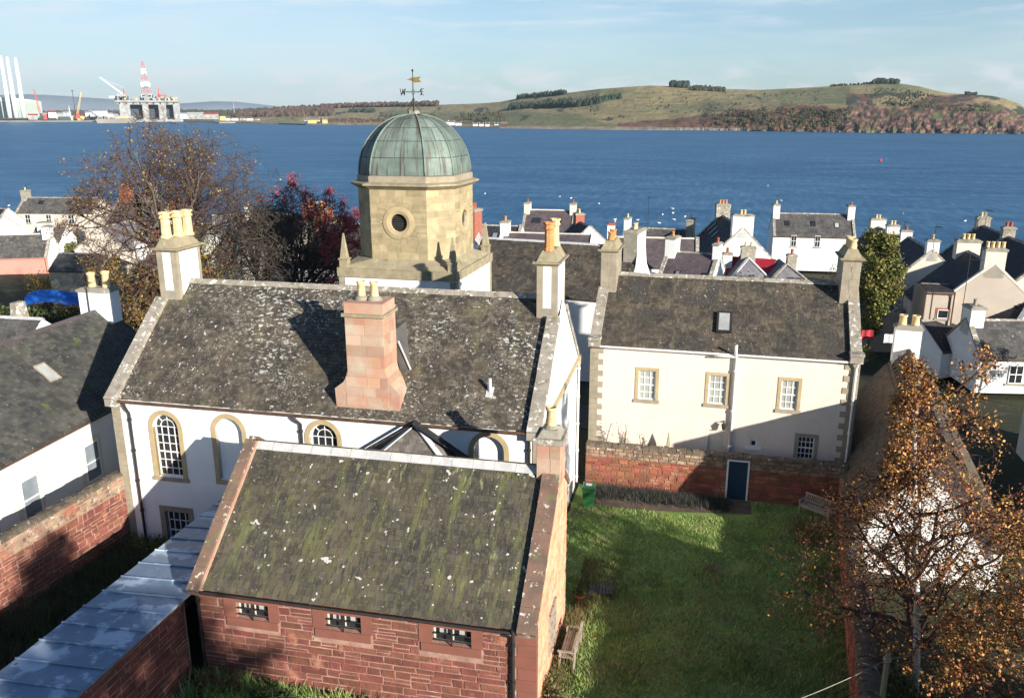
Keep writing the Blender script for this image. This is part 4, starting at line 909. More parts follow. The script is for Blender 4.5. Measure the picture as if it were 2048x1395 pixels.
m.add([(xl,yN,zl),(xr,yN,zr),(xr,yN,zr-.1),(xl,yN,zl-.1),(xr,yF,zr),(xr,yF,zr-.1),(xl,yF,zl),(xl,yF,zl-.1)],[(3,2,1,0),(1,2,5,4),(0,6,7,3),(4,5,7,6)])
ro=m.build('lead_roof','lead_roof',cor)
m=MB()
for i in range(1,N_):
    y=yN+(yF-yN)*i/N_; m.tube([(xl,y,zl+.03),(xr,y,zr+.03)],.032,6)
m.build('standing_seams','lead_roof',ro)
# ================================================= right house
RF=Fr(-5.37,39.15,-.7); RL,RE,RR,RY=12.35,7.0,9.72,3.45; sr=(RR-RE)/RY
rh=empty('house',RF.o,RF.a,'cream-pink harled house with stepped corner stones and three upper sash windows','house')
rw=[(2.37,3.21,4.17,5.66),(5.72,6.54,4.22,5.66),(9.04,9.80,4.22,5.66),(10.0,10.76,1.78,2.94),(7.84,8.14,2.2,2.55)]
m=MB(); m.wall((0,0,0),X_,[(0,-.4),(RL,-.4),(RL,RE-.02),(0,RE-.02)],[rect(*q) for q in rw]+[rect(5.85,6.6,.3,2.88)],.16)
gr=[(0,-.4),(2*RY,-.4),(2*RY,RE-.02),(RY,RR-.03),(0,RE-.02)]
m.wall((RL,0,0),Y_,gr); m.wall((0,2*RY,0),-Y_,gr); m.wall((RL,2*RY,0),-X_,rect(0,RL,-.4,RE-.02)); m.build('wall','harl_pink',rh)
for i,(a,b,c,d) in enumerate(rw): 
    if i<4: window(rh,(a,0,c),X_,-Y_,b-a,d-c,3 if i<3 else 4,4,.11,False,'surround_gold' if i<3 else 'quoin',.15,'quoin' if i<3 else None,pane='glass_pale' if i<3 else 'glass_dark',bar=.03)
    else: window(rh,(a,0,c),X_,-Y_,b-a,d-c,1,1,.08,sill='white_paint',bar=.03)
m=MB(); m.box(5.85,6.6,.1,.14,.3,2.88); 
for k in range(3): m.box(5.95,6.5,.085,.1,.5+k*.8,1.1+k*.8)
d_=m.build('door','cream_paint',rh)
for sd in(0,1):
    m=MB()
    for k in range(24):
        z=.0+k*.29; w=.38 if k%2 else .62; m.box(-.035 if not sd else RL-w,w if not sd else RL+.035,-.035,.25,z+.006,z+.284)
    m.build('quoins','quoin',rh)
r=MB(); sl=math.hypot(RY,RR-RE); slates(r,(.42,-.18,RE-.18*sr),X_,V((0,RY,RR-RE)),RL-.8,sl+.2,.15,.2,.014); slates(r,(RL-.4,2*RY+.18,RE-.18*sr),-X_,V((0,-RY,RR-RE)),RL-.8,sl+.2,.3,.4); r.build('roof','slate_right',rh)
ridge_tiles(rh,(.75,RY,RR+.05),(RL-.7,RY,RR+.05),sr,'stone_coping',.17,.6,.05)
for a,b in((-.06,.44),(RL-.44,RL+.06)):
    m=MB(); skew(m,[(-.2,RE-.2*sr),(RY,RR)],a,b,.18,.7); skew(m,[(RY,RR),(2*RY+.2,RE-.2*sr)],a,b,.18,.9); m.box(a-.03,b+.03,-.36,.06,RE-.22,RE+.12); m.box(a-.06,b+.06,-.42,.1,RE+.12,RE+.24)
    m.build('gable_coping','stone_coping',rh)
for cx,pots_ in((.42,[(0,-.35,.42,.17,'pot_orange'),(0,.35,.45,.17,'pot_orange')]),(RL-.44,[(0,-.5,.45,.19,'pot_yellow'),(0,0,.42,.19,'pot_yellow'),(0,.5,.45,.19,'pot_yellow')])):
    c=chimney(rh,cx,RY,.8,2.0,RR-1.1,11.0,'stone_grey','slope','stone_green',pots_,.4,.12)
    m=MB(); rr=random.Random(int(cx)); stones(m,(cx-.4,RY-1,0),X_,.8,RR-1.0,11,-Y_,.33,.35,.3,.55,.02,.012,rough=.002,rnd=rr,cham=.004); stones(m,(cx+.4,RY-1,0),Y_,2.0,RR-1,11,X_,.33,.35,.4,.8,.02,.012,rough=.002,rnd=rr,cham=.004); m.build('ashlar','quoin',c)
gutter(rh,(.1,-.26,RE-.2),(RL-.1,-.26,RE-.2),'white_paint',.05)
m=MB(); m.tube([(6.85,-.55,RE+.35),(6.85,-.42,RE-.05),(6.9,-.12,RE-.35),(6.9,-.12,.4)],.075,8); m.tube([(5.9,-.3,RE-.3),(6.85,-.2,RE-.3)],.05,6)
for z in(5.9,3.9,2.1): m.tube([(6.9,-.12,z),(6.9,-.12,z+.12)],.1,8)
m.build('soil_pipe','white_paint',rh,True)
pipe(rh,[(RL-.1,-.26,RE-.25),(RL-.14,-.14,RE-.5),(RL-.14,-.14,.2)],'white_paint',.05)
v_=V((0,RY,RR-RE)).normalized(); skylight(rh,V((6.0,-.0,RE))+v_*1.0+V((0,0,0)),X_,v_,.52,1.05,'glass_pale','iron',.1,.16)
m=MB(); m.box(6.52,6.58,-.1,0,3.35,3.42); m.bar((6.55,-.02,3.4),(6.55,-.3,3.45),.03); m.lathe((6.55,-.3,3.02),[(.04,0),(.08,.05),(.11,.26),(.14,.28),(.05,.38),(.02,.42)],6); m.build('wall_lantern','iron',rh)
# ================================================= garden wall with blue door
def rubble_wall(name,label,pts,th,h,mt='garden_stone',hs=None,cope='wall_cope',door=None,mortar='mortar_garden',both=False,up=None,seed=4,ang=.34,palez=None):
    """pts along the base of the face one sees; the wall is th thick to the left of the direction travelled"""
    P=[V((x,y,0)) for x,y in pts]; E=empty(name,P[0],0,label,'wall'); P=[p-P[0] for p in P]; rr=random.Random(seed)
    core=MB(); st=MB(); st2=MB(); cp=MB()
    for a,b in zip(P,P[1:]):
        d=(b-a); L=d.length; u=d/L; nl=V((-u.y,u.x,0)); n=-nl; w=nl*th
        holes=[]
        if door: holes=[(door[0],door[1],-.2,door[2])]
        z1=h
        if door:
            core.obox(a-Z_*.4,u*door[0],w,Z_*(z1+.4)); core.obox(a+u*door[1]-Z_*.4,u*(L-door[1]),w,Z_*(z1+.4)); core.obox(a+u*door[0]+Z_*door[2],u*(door[1]-door[0]),w,Z_*(z1-door[2]))
        else: core.obox(a-Z_*.4,d,w,Z_*(z1+.4))
        zz=palez if palez else z1
        stones(st,a,u,L,-.05,zz,n,.14,.30,.22,.65,.03,.03,holes,rough=.024,rnd=rr,cham=.022)
        if palez: stones(st2,a,u,L,zz,z1,n,.12,.24,.2,.5,.03,.03,holes,rough=.024,rnd=rr,cham=.022)
        if both: stones(st,b+w,-u,L,-.05,z1,-n,.16,.32,.25,.7,.03,.03,holes and [(L-door[1],L-door[0],-.2,door[2])],rough=.024,rnd=rr,cham=.022)
        # rounded cope of rough stones
        x=0
        while x<L:
            l=min(rr.uniform(.22,.5),L-x); o=a+u*(x+.01)+Z_*z1; e=rr.uniform(-.03,.03); K=6; R=th/2+.05
            prof=[(R*math.cos(math.pi*q/K),(.17+e)*math.sin(math.pi*q/K)) for q in range(K+1)]
            c=o+w/2; A=[c-nl*p+Z_*q for p,q in prof]; B=[q+u*(l-.02) for q in A]; k=len(cp.v); cp.v.extend(tuple(q+rv(rr,.012)) for q in A+B)
            for q in range(K): cp.f.append((k+q,k+q+1,k+K+1+q+1,k+K+1+q))
            cp.f.append(tuple(k+q for q in range(K+1))[::-1]); cp.f.append(tuple(k+K+1+q for q in range(K+1))); x+=l
    core.build('wall_core',mortar,E); st.build('masonry',mt,E); cp.build('coping',cope,E)
    if st2.v: st2.build('upper_masonry','garden_stone_pale',E)
    return E,P
gw,P_=rubble_wall('garden_wall','red rubble wall with a blue door across the far end of the lawn',[(-5.3,37.62),(6.75,37.66)],.5,2.08,door=(6.78,7.70,1.98),both=False,seed=8,palez=1.55)
m=MB(); m.box(6.80,7.68,.06,.11,0,1.96); 
for k in range(8): m.box(6.81+k*.109,6.81+k*.109+.1,.045,.062,.01,1.95)
d=m.build('door','door_blue',gw)
m=MB(); m.box(6.72,6.80,-.04,.14,0,2.0); m.box(7.68,7.75,-.04,.14,0,2.0); m.box(6.72,7.75,-.04,.14,1.96,2.03); m.build('door_frame','white_paint',gw)
m=MB(); m.tube([(7.55,.0,1.0),(7.55,.05,1.0)],.03,8); m.build('handle','iron',d)
def wxo(y): return wallx(y)
pts=[(wallx(y),y) for y in (4,8,12,16.5,21,25,30,37.5)]
rubble_wall('boundary_wall','red rubble wall with a dark rounded top along the right side of the lawn',[p for p in pts][::-1],.55,1.75,seed=14)
rubble_wall('yard_wall','high red sandstone wall with a crumbling pale top beside the narrow weedy yard',[(-23.45,27.75),(-23.75,22),(-24.1,16),(-24.4,9)][::-1],.5,3.1,'red_stone',mortar='mortar_red',seed=24,palez=2.45).__class__
# ================================================= garden objects
def bench(loc,rz,label,tone='wood_grey'):
    E=empty('garden_bench',loc,rz,label,'bench','wooden garden benches'); L=1.5
    m=MB()
    for i in range(6): m.box(-L/2,L/2,-.24+i*.078,-.24+i*.078+.058,.42,.445)
    m.box(-L/2,L/2,-.26,-.22,.34,.42); m.box(-L/2,L/2,.20,.24,.34,.42); m.build('seat',tone,E)
    m=MB(); m.obox((-L/2,.22,.84),(L,0,0),(0,.03,0),(0,.015,.07)); m.obox((-L/2,.2,.50),(L,0,0),(0,.03,0),(0,.01,.05))
    for i in range(15): x=-L/2+.08+i*(L-.2)/14; m.obox((x,.21,.5),(.04,0,0),(0,.018,0),(0,.035,.35))
    m.build('backrest',tone,E)
    for sx in(-1,1):
        x=sx*(L/2-.03); m=MB(); m.box(x-.03,x+.03,-.27,-.21,0,.63); m.build('leg',tone,E); m=MB(); m.obox((x-.03,.2,0),(.06,0,0),(0,.06,0),(0,.05,.9)); m.build('leg',tone,E)
        m=MB(); m.box(x-.04,x+.04,-.32,.25,.63,.665); m.build('armrest',tone,E)
    return E
bench((-3.75,24.1,.03),R_(-90),'sunlit grey wooden bench against the pink gable of the red annex')
bench((5.45,36.6,.03),R_(-37),'weathered wooden bench in the shady far corner of the lawn by the birch')
E=empty('wheelie_bin',(-4.78,35.35,.04),R_(3),'green plastic wheelie bin with a white notice on its lid beside the white gable','bin')
m=MB(); m.frustum(-.24,.24,-.3,.3,.06,-.29,.29,-.36,.36,1.0); m.build('body','bin_green',E)
m=MB(); m.box(-.31,.31,-.40,.34,1.0,1.05); m.frustum(-.30,.30,-.38,.32,1.05,-.24,.24,-.30,.24,1.10); l=m.build('lid','bin_green',E); m=MB(); m.box(-.14,.14,-.2,.06,1.10,1.106); m.build('paper_notice','bin_paper',l)
m=MB(); m.tube([(-.24,.36,.98),(.24,.36,.98)],.02,6); m.build('handle','bin_green',E)
for sx in(-1,1): m=MB(); m.tube([(sx*.24,.3,.1),(sx*.29,.3,.1)],.1,12); m.build('wheel','iron',E)
E=empty('plant_pot',(-3.95,27.35,.02),0,'terracotta pot with a green plant at the foot of the pink gable','plant pot')
m=MB(); m.lathe((0,0,0),[(.13,0),(.19,.28),(.215,.29),(.215,.34),(.17,.34),(.15,.3)],16); m.build('pot','terracotta',E,True)
r=random.Random(2); m=MB()
for i in range(120): p=V((r.gauss(0,.09),r.gauss(0,.09),.34+abs(r.gauss(0,.1)))); a=rv(r).normalized(); b=a.orthogonal().normalized(); m.add([p-b*.05,p+a.cross(b)*.03,p+b*.05,p-a.cross(b)*.03],[(0,1,2,3)])
m.build('leaves','leaf_green',E)
E=empty('storage_crate',(-3.25,28.1,.02),R_(4),'dark slatted crate lid lying in the dry grass behind the terracotta pot','crate')
m=MB()
for i in range(7): m.box(-.45+i*.13,-.45+i*.13+.11,-.35,.35,.22,.25)
m.build('slats','rig_dark',E); E.children[0].data.materials[0]=MATS['asphalt']
m=MB()
for x in(-.42,.4):
    m.box(x-.03,x+.03,-.33,.33,0,.22)
m.build('runners','asphalt',E)
for i,(u,hh,lb) in enumerate(((1336,.72,'tall dark pointed board standing behind the garden wall'),)):
    p=aty(u,890,38.5); E=MB(); o=V((p.x,38.55,1.9)); pl=[(-.13,-1.9),(.13,-1.9),(.13,.25),(.0,.85),(-.13,.25)]
    E.wall((0,-.02,1.9),X_,pl); E.wall((0,.02,1.9),-X_,[(-a,b) for a,b in pl][::-1])
    for k in range(5): a,b=pl[k],pl[(k+1)%5]; E.quad((a[0],-.02,1.9+a[1]),(a[0],.02,1.9+a[1]),(b[0],.02,1.9+b[1]),(b[0],-.02,1.9+b[1]))
    ob=E.build('pointed_board','wood_post'); ob.location=(p.x,38.5,.02); ob.rotation_euler=(0,0,R_(60)); tag(ob,lb,'board')
for k,dx in enumerate((-1.0,-1.45,-1.95)):
    pass
# fence post with wire in the right foreground
pp=atz(1777,1300,3.35)
E=empty('wire_post',(pp.x,pp.y,0),0,'round green-topped timber post with a pale wire wrapped around its top','post')
m=MB(); m.tube([(0,0,0),(.01,0,1.5),(0,0,3.35)],[.085,.08,.078],12); m.build('pole','wood_post',E,True)
m=MB(); 
for a in range(2): m.tube([(.1*math.cos(t*.6),.1*math.sin(t*.6),3.05+a*.06+.01*math.sin(t)) for t in range(11)],.008,4)
m.build('wire_binding','white_paint',E)
a=atz(1590,1400,3.3); b=V((pp.x,pp.y,3.07)); c=V((pp.x,pp.y,3.07))+(atz(2060,1253,5.2)-V((pp.x,pp.y,3.07)))
m=MB(); 
def catn(p,q,s,n=14): return [p.lerp(q,i/n)-Z_*(s*4*(i/n)*(1-i/n)) for i in range(n+1)]
m.tube(catn(V((1.6,17.5,3.5)) if 0 else a,b,.06),.011,4); m.tube(catn(b,c,.08),.011,4); o=m.build('overhead_wire','stone_grey'); tag(o,'thin pale wire slung across the lower right corner through the timber post','wire')
# ================================================= vegetation near
r=random.Random(31); pts=[]
def in_lawn(x,y): return (-5.5 if y>26.9 else -4.15)<x<wallx(y)-.05 and 14<y<37.4 and not (y>35.4 and x<2.7)
while len(pts)<90000:
    x,y=r.uniform(-5.5,6.6),15+22.5*r.random(); 
    if in_lawn(x,y): n_=noise.noise(V((x*.8,y*.8,0))); pts.append((x,y,.015,1.1+1.1*n_+.5*noise.noise(V((x*3,y*3,4)))+(.9 if x>wallx(y)-1.2-.5*n_ else 0)+(.5 if n_>.32 else 0)))
tag(blades('grass','grass_blade',pts,.10,.036,5,lean=1.1),'rough green lawn grass between the annex and the two red walls','grass',kind='stuff')
pts=[]
for _ in range(4200):
    y=r.uniform(19.5,30.5); x=-4.2+abs(r.gauss(0,.45))*(1.5 if 26<y<30.5 else .8); pts.append((x,y,.02,r.uniform(.6,2.2)))
tag(blades('dry_grass','dry_grass',pts,.20,.03,6,lean=.9),'straw-coloured long grass along the foot of the pink gable','grass',kind='stuff')
pts=[]
for _ in range(9000):
    x=r.uniform(-4.6,1.6); y=36.75+r.gauss(0,.26)-max(0,x-.5)*.0+.05*math.sin(x*3); pts.append((x,min(y,37.5),.03,r.uniform(.4,1.15)))
tag(blades('flower_bed','purple_herb',pts,.42,.03,7,lean=.8),'dark purplish herbs filling the bed under the garden wall','plants',kind='stuff')
for cx,cy,n_,nm,lb in((4.9,34.6,500,'tall_grass','tuft of tall bleached grass in front of the shady bench'),):
    pts=[(cx+r.gauss(0,.3),cy+r.gauss(0,.5),.02,r.uniform(.6,1.4)) for _ in range(n_)]; tag(blades(nm,'dry_grass',pts,.7,.03,8,lean=.7),lb,'grass',kind='stuff')
pts=[]
for _ in range(26000):
    x=r.uniform(-23.9,-18.3); y=r.uniform(11,27.4); 
    hh=.5+1.2*max(0,noise.noise(V((x*.5,y*.5,2))))+(.9 if x<-21 or x>-19.4 else .1); pts.append((x,y,0,hh))
tag(blades('yard_weeds','leaf_dark',pts,.40,.06,9,lean=1.0),'dark overgrown weeds in the narrow yard below the lead roof','weeds',kind='stuff').data.materials[0]=MATS['weeds']
pts=[]
for _ in range(9000):
    x=r.uniform(-15.3,-4.6); y=20.3-abs(r.gauss(0,1.0)); pts.append((x,y,0,r.uniform(.5,1.6)+(.6 if x<-13.5 else 0)))
tag(blades('rough_grass','grass_blade',pts,.28,.045,10,lean=1.0),'dark rough grass growing against the front wall of the annex','grass',kind='stuff')
for i,(x,y,rx,h_,lb,lm) in enumerate(((-14.3,19.6,.8,.55,'tangled brown bramble in the corner between annex and passage','leaf_brown'),(-12.2,19.3,.9,.45,'low dark green clump under the left barred window of the annex','leaf_dark'),(-9.6,18.9,.8,.35,'low dark green clump under the middle barred window of the annex','leaf_dark'),(-21.6,26.4,.8,.6,'leafy green shrub at the foot of the courthouse in the narrow yard','leaf_green'),(-20.1,22.9,.9,.7,'spreading green shrub beside the lead roof in the narrow yard','leaf_dark'))):
    bush('shrub',lb,(x,y,0),(rx,rx*.7,h_),lm,900,.09,40+i,cat='shrub')
bush('shrub','bramble and dead stalks rising behind the sunlit bench at the gable corner',(-3.9,21.4,0),(.6,.8,.5),'dry_grass',700,.08,60,('leaf_green',.35),cat='shrub')
for k,(x,z,h_) in enumerate(((-3.6,2.0,1.3),(-2.7,2.05,.9))):
    E=bush('climbing_plant',('straggly climber growing up the cream wall above the garden wall','short leafy sprig standing on the wall head beside the climber')[k],(x,38.4,1.2),(.35,.2,h_),'dry_grass' if k==0 else 'leaf_green',140,.07,70+k,stems=9,cat='climber')
pts=[]; r=random.Random(77); m=MB()
for _ in range(1500):
    x=r.uniform(-4,6); y=r.uniform(15,37); 
    if not in_lawn(x,y) or r.random()>.25+.75*max(0,(x+1)/7): continue
    a=rv(r).normalized(); b=a.orthogonal().normalized(); p=V((x,y,.1)); m.add([p-b*.04,p+a.cross(b)*.03,p+b*.04,p-a.cross(b)*.03],[(0,1,2,3)])
tag(m.build('fallen_leaves','leaf_orange'),'orange fallen leaves scattered over the lawn','leaves',kind='stuff')
# birch
tree('birch_tree','birch with a pale trunk and hanging orange-brown leaves in front of the thatched cottage',(7.05,24.1,0),11.4,(.25,.2,3.9,4.5,3.6,7.6),'bark_birch','leaf_orange',17500,.082,.125,12,limbs=36,lv=3,bare0=.10,droop=.4,cone=True,lean=(-.5,.0),leaf2=('leaf_brown',6500),twig='twig_red',kids=(8,7,5),spread=1.0,wl=1)
tree('birch_tree','second bushy birch with bright orange leaves filling the bottom right corner',(8.3,19.9,0),9.0,(0,0,5.7,2.9,2.6,3.7),'bark_birch','leaf_orange',22000,.08,.09,19,limbs=20,lv=3,bare0=.1,droop=.3,leaf2=('leaf_brown',8000),twig='twig_red',kids=(7,7,5),wl=1)
bush('shrub','dark evergreen undergrowth with yellow-green leaves at the foot of the birch trunk',(6.9,23.6,0),(1.1,1.3,1.1),'leaf_green',1500,.1,81,('leaf_gold',.3),cat='shrub')
# ================================================= thatched cottage
CA=V((8.95,31.7,0)); CB=V((10.4,45.7,0)); dC=CB-CA; cot=empty('thatched_cottage',CA,math.atan2(dC.y,dC.x),'thatched cottage with a white harled gable and a thick scalloped ridge behind the birch','cottage'); CL=dC.length; hwc,zc_,ec=2.75,5.75,2.0
m=MB(); w_=hwc-.2
m.wall((0.35,w_,0),-Y_,[(0,-.3),(2*w_,-.3),(2*w_,ec),(w_,zc_-.3),(0,ec)]); m.wall((CL,-w_,0),Y_,[(0,-.3),(2*w_,-.3),(2*w_,ec),(w_,zc_-.3),(0,ec)]); m.wall((.35,-w_,0),X_,rect(0,CL-.35,-.3,ec+.1)); m.wall((CL,w_,0),-X_,rect(0,CL-.35,-.3,ec+.1)); m.build('wall','harl_white',cot)
m=MB(); NX,NY=56,14
def th(x,s,t): # s side, t 0 eave..1 ridge
    y=hwc*(1-t)*1.06; z=ec-.25+(zc_-ec+.25)*(t+.10*math.sin(math.pi*t)); q=.05*noise.noise(V((x*.9,y*s*.9,t*2)))+.025*noise.noise(V((x*4,y*s*4,t*6))); return V((x,s*y,z+q))
for s_ in(1,-1):
    k=len(m.v)
    for i in range(NX+1):
        for j in range(NY+1): m.v.append(tuple(th(-.1+(CL+.1)*i/NX,s_,j/NY)))
    for i in range(NX):
        for j in range(NY):
            a=k+i*(NY+1)+j; f=(a,a+NY+1,a+NY+2,a+1); m.f.append(f if s_<0 else f[::-1])
    for i in(0,NX):   # thick cut edge of the thatch
        for j in range(NY):
            a=V(m.v[k+i*(NY+1)+j]);b=V(m.v[k+i*(NY+1)+j+1]); d_=V((.0,-s_*.16,-.30)); f=[a,b,b+d_,a+d_]; m.quad(*(f if (s_<0)==(i!=0) else f[::-1]))
m.build('roof','thatch',cot)
m=MB(); r=random.Random(4); N=46
for s_ in(1,-1):
    for i in range(N):
        x0_,x1_=-.14+(CL+.14)*i/N,-.14+(CL+.14)*(i+1)/N; e=.14*(.5+.5*math.cos(i*math.pi)); ts=(.80-e*.25,.86,.93,1.0)
        for a,b in zip(ts,ts[1:]):
            P=[th(x,s_,t)+Z_*.11+V((0,s_*.05*(1-t)*4,0)) for x,t in((x0_+.01,a),(x1_-.01,a),(x1_-.01,b),(x0_+.01,b))]; m.quad(*(P if s_<0 else P[::-1]))
        P=[th(x,s_,ts[0])+Z_*.11+V((0,s_*.05*(1-ts[0])*4,0)) for x in(x0_,x1_)]; f=[P[0],P[1],P[1]-Z_*.15,P[0]-Z_*.15]; m.quad(*(f[::-1] if s_<0 else f))
m.tube([th(-.16+(CL+.16)*i/20,1,1)+Z_*.1 for i in range(21)],.13,8); m.build('thatch_ridge','thatch_ridge',cot)
m=MB()
for s_ in(1,-1):
    for t in(.70,.755): m.tube([th(CL*i/20,s_,t)+Z_*.03 for i in range(21)],.02,4)
m.build('thatch_spars','thatch_ridge',cot)
chimney(cot,CL-.3,.1,.9,1.25,zc_-1.6,6.95,'harl_white','plain','concrete',[(0,-.3,.52,.19,'pot_yellow'),(0,.3,.52,.19,'pot_yellow')],.12,.06)
# unseen house added off to the right to throw shade over the lawn
house('house','unseen dark roofed house added beyond the right-hand edge of the garden',(0,0),(0,0),99) if 0 else None
def house_w(name,label,A,B,rz,hw,drop,zg,**k):
    """same as house() with the ridge ends given in metres"""
    global atz
    sv=atz; q=[V((A[0],A[1],rz)),V((B[0],B[1],rz))]; atz=lambda u,v,z:q[int(u)]
    try: return house(name,label,(0,0),(1,0),rz,hw,drop,zg,**k)
    finally: atz=sv
house_w('house','unseen long slate roofed house added to shade the lawn from the right',(14.2,4),(14.2,21.2),6.85,3.2,2.7,0,wall='harl_white',roof='slate_grey',win=[('b',4,1,1,1.2),('b',12,1,1,1.2)],ch=[(0,0,.8,1.4,1.0,'harl_white',2,'pot_yellow')])
house_w('house','unseen dark slate roofed house added to shade the ground right of the thatched cottage',(19.8,33.5),(19.8,47),6.4,3.0,2.6,0,wall='harl_cream',roof='slate_black',win=[('b',4,1,1,1.2)],ch=[(0,0,.8,1.4,1.0,'harl_white',2,'pot_yellow')])  # added out of view to darken the ground beside the cottage
# ================================================= white house on the left
lh=house_w('house','white house at far left with a lichened slate roof, roof light and end chimney',(-30.3,10),(-31.45,37.5),7.75,4.05,3.4,0,wall='render_left',roof='slate_left',skews=None,course=.19,width=.26,ridge='slate_purple',
   ch=[(1.0,.0,.95,1.75,.95,'harl_white',0,'')])
LE,LL,LR,Le=lh
lf=Fr(LE.location.x,LE.location.y,math.degrees(LE.rotation_euler.z))
def lw(u0,v0,u1,v1):
    x0_,z0_=lf.front(u0,v0,-4.05); x1_,z1_=lf.front(u1,v1,-4.05); return x0_,z0_,x1_,z1_
xa_,za_,_,_=lw(60,985,60,985); window(LE,(xa_-.5,-4.05,1.45),X_,-Y_,1.0,1.8,1,2,-.04,False,'cream_paint',.22,'cream_paint',bar=.09,pane='glass_sky')
xa_,_,_,_=lw(176,880,176,880); window(LE,(xa_-.45,-4.05,1.45),X_,-Y_,1.0,1.8,1,2,-.04,False,'cream_paint',.22,'cream_paint',bar=.09,pane='glass_sky')
vl=V((0,4.05,3.4)); 
# roof light
best=None
for f_ in [i/40 for i in range(40)]:
    for s_ in [12+i*.2 for i in range(100)]:
        p=lf.o+lf.u*s_+lf.w*(-4.05+4.05*f_)+Z_*(Le+3.4*f_); v3=p-V((0,0,CH)); k=v3.dot(fw); uu=1024+CF*v3.dot(rt)/k; vv=697.5-CF*v3.dot(upv)/k; e_=(uu-95)**2+(vv-745)**2
        if best is None or e_<best[0]: best=(e_,s_,f_)
skylight(LE,V((best[1]-.3,-4.05,Le))+vl*(best[2]-.08),X_,vl,.55,.95,'glass_pale','wood_grey',.07,.05)
m=MB(); rot=[]
for yy in(-.5,.35): pot(LE,LL-.45,yy,LR+1.06,.95 if yy<0 else .85,.2,'pot_yellow')
antenna(LE,LL-.2,.9,LR+.6,1.5)
m=MB(); m.box(7.4,9.0,-3.6,-1.6,Le+.2,Le+2.25); m.build('dormer','harl_white',LE)
m=MB(); m.box(7.2,9.15,-3.75,-1.4,Le+2.25,Le+2.4); m.build('dormer_roof','lead_pale',LE)
house_w('house','grey slate cross wing with a pale lead ridge behind the white house on the left',(-48,36.5),(-35.2,37.0),7.0,4.2,3.2,0,wall='render_left',roof='slate_grey',skews=None,course=.25,ridge='lead_pale',backs=True)
p=aty(38,625,44); m=MB(); m.frustum(-1.1,1.1,-.5,.5,0,-.2,.2,-.4,.4,5.95); o=m.build('stone_gable_stub','stone_coping'); o.location=(p.x,44,0); tag(o,'lichened stone gable peak poking up beside the dark hedge','gable')
# ================================================= the town, house by house
C=dict
HW='harl_white'
E_,L_,R_h,_=house('house','long slate roofed building across the street behind the domed tower',(965,474),(1283,493),8.75,3.8,3.1,-.3,roof='slate_right',wall=HW,skm=(0,0),course=.22,width=.28,ridge='lead_pale',ch=[(1,0,.95,2.3,1.0,HW,2,'pot_yellow')])
m=MB(); m.box(L_-.96,L_-.0,-1.19,-1.10,R_h-1.6,R_h+1.0); m.box(L_-.98,L_-.9,-1.15,1.15,R_h-1.2,R_h+1.0); m.build('chimney_stone_face','stone_grey',E_)
m=MB(); m.wall((L_+.02,-2.2,0),Y_,[(0,R_h-3.2),(4.4,R_h-3.2),(3.35,R_h-.2),(1.05,R_h-.2)]); m.build('chimney_breast',HW,E_)
house('house','purple slated house with a pale ridge left of the domed tower',(640,443),(957,462),9.0,3.6,3.0,-.6,roof='slate_purple',skm=(1,0),ridge='lead_pale',ch=[(1,0,.7,1.3,1.5,'brick_red',2,'pot_red'),(0.0,0,.8,1.6,1.1,'brick_red',2,'pot_orange')])
house('house','white two-storey seaside house at far left with two roof lights and a grey chimney',(48,394),(203,395),ve=427,hw=2.8,drop=2.3,zg=-4,roof='slate_grey',wall='harl_cream',win=[('f',1.6,3.9,.95,1.5),('f',5.3,3.9,.95,1.5),('f',9.3,3.9,.95,1.5)],sky=[('f',3.2,.55,.8,.7),('f',8.2,.55,.8,.7)],ch=[(0,0,.8,1.6,1.0,'stone_grey',1,'pot_yellow')],ant=[(.03,.4,2.4)])
house('house','dark roofed cottage at the very left edge beside the sea',(-70,412),(16,417),3.0,2.6,2.2,-3.5,roof='slate_black')
house('house','white gable ended cottage at the left edge under the dark roofed cottage',(-40,428),(8,432),2.9,2.4,2.0,-3.2,roof='slate_grey')
house('house','small white extension with a square white chimney in front of the far left seaside house',(72,452),(133,452),3.4,2.0,1.7,-2.6,roof='slate_grey',skews=None,ch=[(.42,-.9,1.5,1.2,.5,HW,0,'')],win=[])
house('house','salmon pink cottage with a dark slate roof and a white right-hand gable',(-80,471),(103,466),ve=520,hw=3,drop=2.6,zg=-2.4,roof='slate_grey',wall='paint_pink',gable=HW,ch=[(1,0,.9,1.7,.8,HW,0,'')],ridge='cream_paint',trim='paint_pink')
house('outbuilding','low stone outbuilding with a dark slate roof right of the pink cottage',(118,505),(226,507),ve=543,hw=2.0,drop=1.4,zg=-1.6,roof='slate_grey',wall='stone_grey',skews='harl_white',skm=(0,1),cat='outbuilding')
house('house','cream gabled cottage with lilac slates half hidden by the bare tree',(195,455),(262,440),4.9,3.3,2.7,-2.2,roof='slate_lilac',wall='harl_cream',skm=(1,1))
house('house','tall red sandstone house with white dormer windows behind the bare tree',(238,398),(345,402),6.3,3.6,3.2,-3,roof='slate_purple',wall='red_stone',win=[('f',1.5,4.2,.9,1.4),('f',5.5,4.2,.9,1.4)],ch=[(.15,0,1.5,1.0,1.9,'brick_red',3,'pot_red'),(.62,0,1.4,1.0,1.8,'stone_grey',2,'pot_yellow')])
house('house','white terraced house with a dark slate roof behind the bare tree branches',(330,446),(425,446),5.6,3.2,2.7,-2,roof='slate_purple',ch=[(0,0,.8,1.5,.9,HW,2,'pot_yellow')],win=[('f',2,2.4,.8,1.2),('f',4.6,2.4,.8,1.2)])
house('house','white walled house with lilac slates between the two autumn trees',(425,430),(505,428),5.9,3.2,2.7,-2.5,roof='slate_lilac',ch=[(1,0,.8,1.5,.9,HW,2,'pot_orange')],win=[('f',2,3,.8,1.2)])
